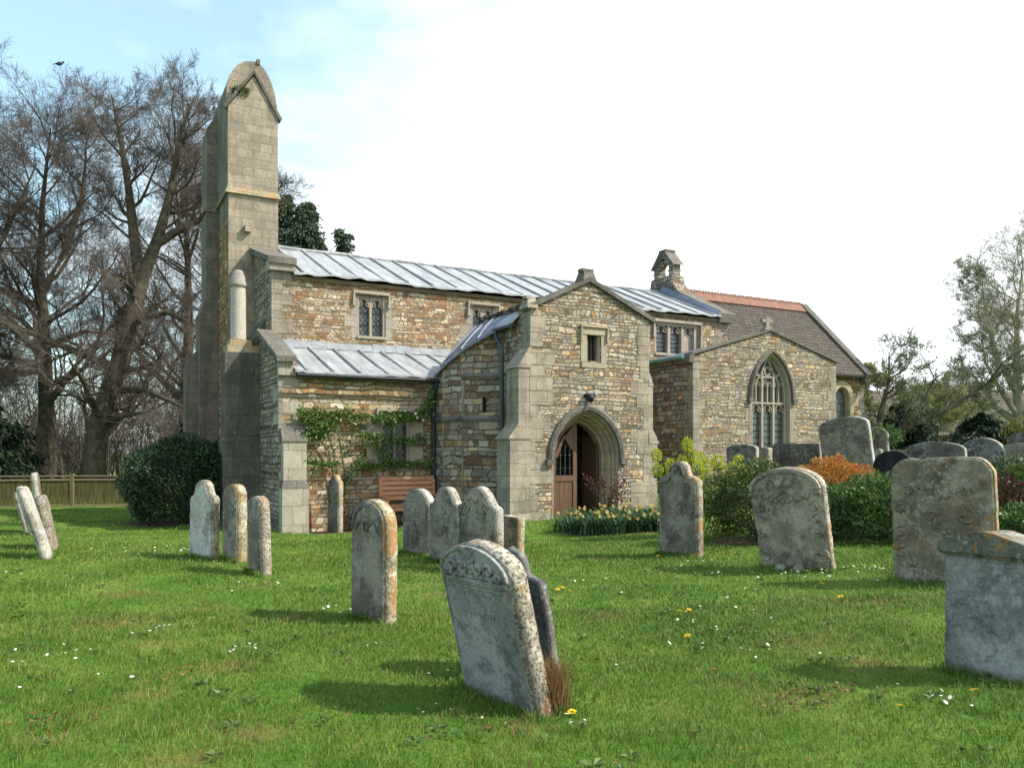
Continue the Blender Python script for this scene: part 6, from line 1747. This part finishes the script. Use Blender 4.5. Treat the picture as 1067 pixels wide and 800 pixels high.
# rank dry tuft at the leaning stones, and taller grass round stone feet
def grass_tuft(label, x, y, n_, rad, h0, mat, seed, bias=(0, 0), group=None, name='grass_tuft'):
    rs = np.random.RandomState(seed)
    b0 = np.stack([rs.normal(size=n_) * rad[0], rs.normal(size=n_) * rad[1], np.zeros(n_)], 1)
    az = rs.uniform(0, 6.28, n_); hh = h0 * rs.uniform(.5, 1.2, n_)[:, None]
    sd_ = np.stack([np.cos(az), np.sin(az), 0 * az], 1) * .0022
    le = np.stack([rs.normal(size=n_) * .25 + bias[0], rs.normal(size=n_) * .25 + bias[1], 0 * az], 1) * hh
    up_ = np.array([0, 0, 1])
    V_ = np.stack([b0 - sd_, b0 + sd_, b0 + le * .35 + up_ * hh * .65 + sd_ * .8, b0 + le * .35 + up_ * hh * .65 - sd_ * .8, b0 + le + up_ * hh * .95 + sd_ * .15, b0 + le + up_ * hh * .95 - sd_ * .15], 1)
    i = np.arange(n_)[:, None] * 6
    o = np_mesh(name, V_.reshape(-1, 3), np.concatenate([i + np.array([[0, 1, 2, 3]]), i + np.array([[3, 2, 4, 5]])]), mat, loc=(x, y, G(x, y) - .01))
    tag(o, label, 'grass tuft', group); return o
grass_tuft('tall dry straw coloured grass tuft wedged behind the leaning blue grey headstone', .235, 5.02, 900, (.045, .05), .33, mat_leaf('straw', [(.14, .075, .03), (.24, .14, .06), (.32, .21, .10)], .7, .15, .25), 5, (-.05, -.05))
for st in [q for q in col.objects if q.name.startswith('headstone') and q.location.y < 13]:
    x, y = st.location.x, st.location.y; yaw = st.rotation_euler.z
    xs_ = [v.co.x for v in st.data.vertices]; hw_ = max(xs_)
    rs = np.random.RandomState(int(abs(x) * 100)); n_ = 420
    s = rs.uniform(-hw_ - .05, hw_ + .05, n_); f_ = np.where(rs.random(n_) < .7, -1, 1) * (.085 + np.abs(rs.normal(size=n_)) * .03)
    b0 = np.stack([np.cos(yaw) * s - np.sin(yaw) * f_, np.sin(yaw) * s + np.cos(yaw) * f_, np.zeros(n_)], 1)
    b0[:, 2] = gz(x + b0[:, 0], y + b0[:, 1]) - G(x, y)
    az = rs.uniform(0, 6.28, n_); hh = .075 * rs.uniform(.4, 1.3, n_)[:, None]; up_ = np.array([0, 0, 1])
    sd_ = np.stack([np.cos(az), np.sin(az), 0 * az], 1) * .0024 * max(1, y / 5); le = np.stack([rs.normal(size=n_) * .3, rs.normal(size=n_) * .3, 0 * az], 1) * hh
    V_ = np.stack([b0 - sd_, b0 + sd_, b0 + le * .35 + up_ * hh * .65 + sd_ * .8, b0 + le * .35 + up_ * hh * .65 - sd_ * .8, b0 + le + up_ * hh + sd_ * .15, b0 + le + up_ * hh - sd_ * .15], 1)
    i = np.arange(n_)[:, None] * 6
    o = np_mesh('grass_fringe', V_.reshape(-1, 3), np.concatenate([i + np.array([[0, 1, 2, 3]]), i + np.array([[3, 2, 4, 5]])]), [GRASS], loc=(x, y, G(x, y) - .005))
    tag(o, 'longer grass left uncut round the foot of the headstones', 'grass', 'uncut grass round headstones', kind='stuff')

# daisies: too many to count
rs = np.random.RandomState(9)
cl = [(-3.55, 6.0, .35, 26), (-2.05, 6.35, .2, 16), (-2.9, 5.35, .3, 14), (-3.2, 7.2, .4, 12), (-5.6, 12.6, .9, 60), (-1.65, 7.9, .3, 20), (-1.0, 6.6, .25, 8), (2.0, 5.9, .3, 6), (1.55, 7.0, .5, 18), (2.5, 10.2, .7, 30), (3.5, 9.4, .6, 45), (4.4, 9.6, .4, 20),
      (2.55, 4.7, .25, 10), (.35, 4.7, .15, 6), (-.35, 4.75, .3, 9), (1.2, 9.3, .9, 25), (-5.9, 10.2, .5, 14), (-.2, 5.6, .5, 6), (2.2, 7.6, .8, 16), (-3.0, 9.5, .6, 10), (1.3, 6.2, .6, 12), (2.9, 8.4, .5, 14)]
VV, FF, MI = [], [], []
k = 0
for cx_, cy, r_, n_ in cl:
    for j in range(n_):
        x, y = cx_ + rs.normal() * r_ * .6, cy + rs.normal() * r_ * .5
        z = G(x, y) + rs.uniform(.035, .06); rr = rs.uniform(.008, .013) * (1.25 if y > 8 else 1)
        tx, ty = rs.normal() * .35, rs.normal() * .35 - .2
        for rad_, mi_, dz in ((rr, 0, 0), (rr * .36, 1, .003)):
            ring = [(x + rad_ * math.cos(a), y + rad_ * math.sin(a), z + dz + rad_ * (tx * math.cos(a) + ty * math.sin(a))) for a in np.arange(8) * math.pi / 4]
            b0 = len(VV); VV += ring; FF += [(b0, b0 + 1, b0 + 2, b0 + 3), (b0, b0 + 3, b0 + 4, b0 + 7), (b0 + 4, b0 + 5, b0 + 6, b0 + 7)]; MI += [mi_] * 3
WHITE = mat_plain('daisy_petal', (.80, .80, .78), .7, .2, .05, 9, 0)
YELL = mat_plain('dandelion_yellow', (.75, .48, .02), .7, .2, .15, 30, 0)
o = np_mesh('daisies', np.array(VV), np.array(FF), [WHITE, YELL], mi=MI); tag(o, 'white daisies scattered in drifts over the lawn', 'daisies', kind='stuff')
# dandelions
dl = MB(); dl.tube([(0, 0, 0), (.004, 0, .05)], .0025, 5, 1)
for q_ in range(26):
    a = q_ * 2.399; r_ = .020 * math.sqrt((q_ + .5) / 26)
    x_, y_ = r_ * math.cos(a), r_ * math.sin(a)
    dl.add([(x_ * .4, y_ * .4, .052), (x_ - y_ * .25, y_ + x_ * .25, .060 - r_ * .3), (x_ * 1.3, y_ * 1.3, .060 - r_ * .45), (x_ + y_ * .25, y_ - x_ * .25, .060 - r_ * .3)], [(0, 1, 2, 3)], 0)
d0 = dl.build('dandelion', [YELL, mat_stem])
ds = [(-2.3, 7.03), (-3.42, 10.75), (-4.0, 11.0), (.36, 4.82), (.55, 9.0), (.62, 8.75), (1.0, 9.1), (1.06, 9.0), (2.05, 11.2), (3.17, 7.75), (1.65, 7.55), (1.55, 7.5), (2.2, 4.55), (2.75, 4.75), (-5.5, 9.2), (1.45, 6.6), (.5, 8.9), (3.3, 8.6)]
for i, (x, y) in enumerate(ds):
    o = d0 if i == 0 else d0.copy()
    if i: col.objects.link(o)
    o.location = (x, y, G(x, y)); o.rotation_euler = (-.3, 0, i); o.scale = (1.25,) * 3
    tag(o, 'single yellow dandelion flower in the lawn', 'dandelion', 'dandelions dotted over the lawn')
# purple flowers by the right edge
rs = np.random.RandomState(3)
root = empty('aubrietia', (5.25, 8.9, G(5.25, 8.9))); tag(root, 'low purple flowering cushion plant behind the pedimented headstone', 'plant')
P, d = blob(rs, 900, (.4, .3, .22), .1, 0, .3); leaf_mesh('foliage', P, d + rs.normal(size=P.shape) * .5, .045, SHRUB2, .5, rs, root)
P, d = blob(rs, 260, (.42, .32, .25), .1, .1, .1); leaf_mesh('flowers', P, d + rs.normal(size=P.shape) * .6, .035, mat_leaf('purple_petal', [(.16, .08, .34), (.26, .15, .48)], .6, .2, .2), .9, rs, root)
bush('small purple flowered plant at the foot of the wall headstone by the bench', W2(5.6, 17.75), (.3, .22, .3), 700, .06, mat_leaf('mauve_mix', [(.03, .05, .02), (.06, .08, .03), (.20, .13, .30)], .6, .2, .2), 22, name='flowering_plant', cat='plant', zc=.25)

# fallen leaves and moss-brown litter lying in the lawn
rs = np.random.RandomState(21)
n_ = 260
D = 3.6 + 9 * rs.random(n_); X = (rs.random(n_) * 2 - 1) * (.66 * D + .4)
for x_, y_, k in ((2.0, 5.05, 40), (-2.3, 5.6, 30), (-2.6, 4.7, 30), (1.75, 4.95, 30), (.0, 4.6, 20)):
    X = np.concatenate([X, x_ + rs.normal(size=k) * .13]); D = np.concatenate([D, y_ + rs.normal(size=k) * .1])
P = np.stack([X, D, gz(X, D) + rs.uniform(.02, .045, len(X))], 1)
A = np.stack([rs.normal(size=len(X)), rs.normal(size=len(X)), rs.normal(size=len(X)) * .25], 1)
o = leaf_mesh('fallen_leaves', P, A, rs.uniform(.015, .042, len(X)), mat_leaf('dead_leaf', [(.09, .045, .02), (.17, .09, .04), (.26, .16, .08)], .8, .15, .1), .65, rs)
tag(o, 'brown fallen leaves and litter lying in the lawn', 'leaves', kind='stuff')
# flat rosettes of broad leaved weeds
RP, RA = [], []
for k in range(150):
    d_ = 3.6 + 7 * rs.random(); x_ = (rs.random() * 2 - 1) * (.66 * d_ + .3)
    for j in range(7):
        a = rs.uniform(0, 6.28); RP.append((x_ + .01 * math.cos(a), d_ + .01 * math.sin(a), G(x_, d_) + .03)); RA.append((math.cos(a), math.sin(a), rs.uniform(.05, .5)))
o = leaf_mesh('weeds', np.array(RP), np.array(RA), rs.uniform(.03, .07, len(RP)), mat_leaf('weed_leaf', [(.05, .10, .02), (.09, .15, .035), (.14, .19, .06)], .55, .3, .2), .5, rs)
tag(o, 'flat rosettes of broad leaved weeds among the grass', 'weeds', kind='stuff')
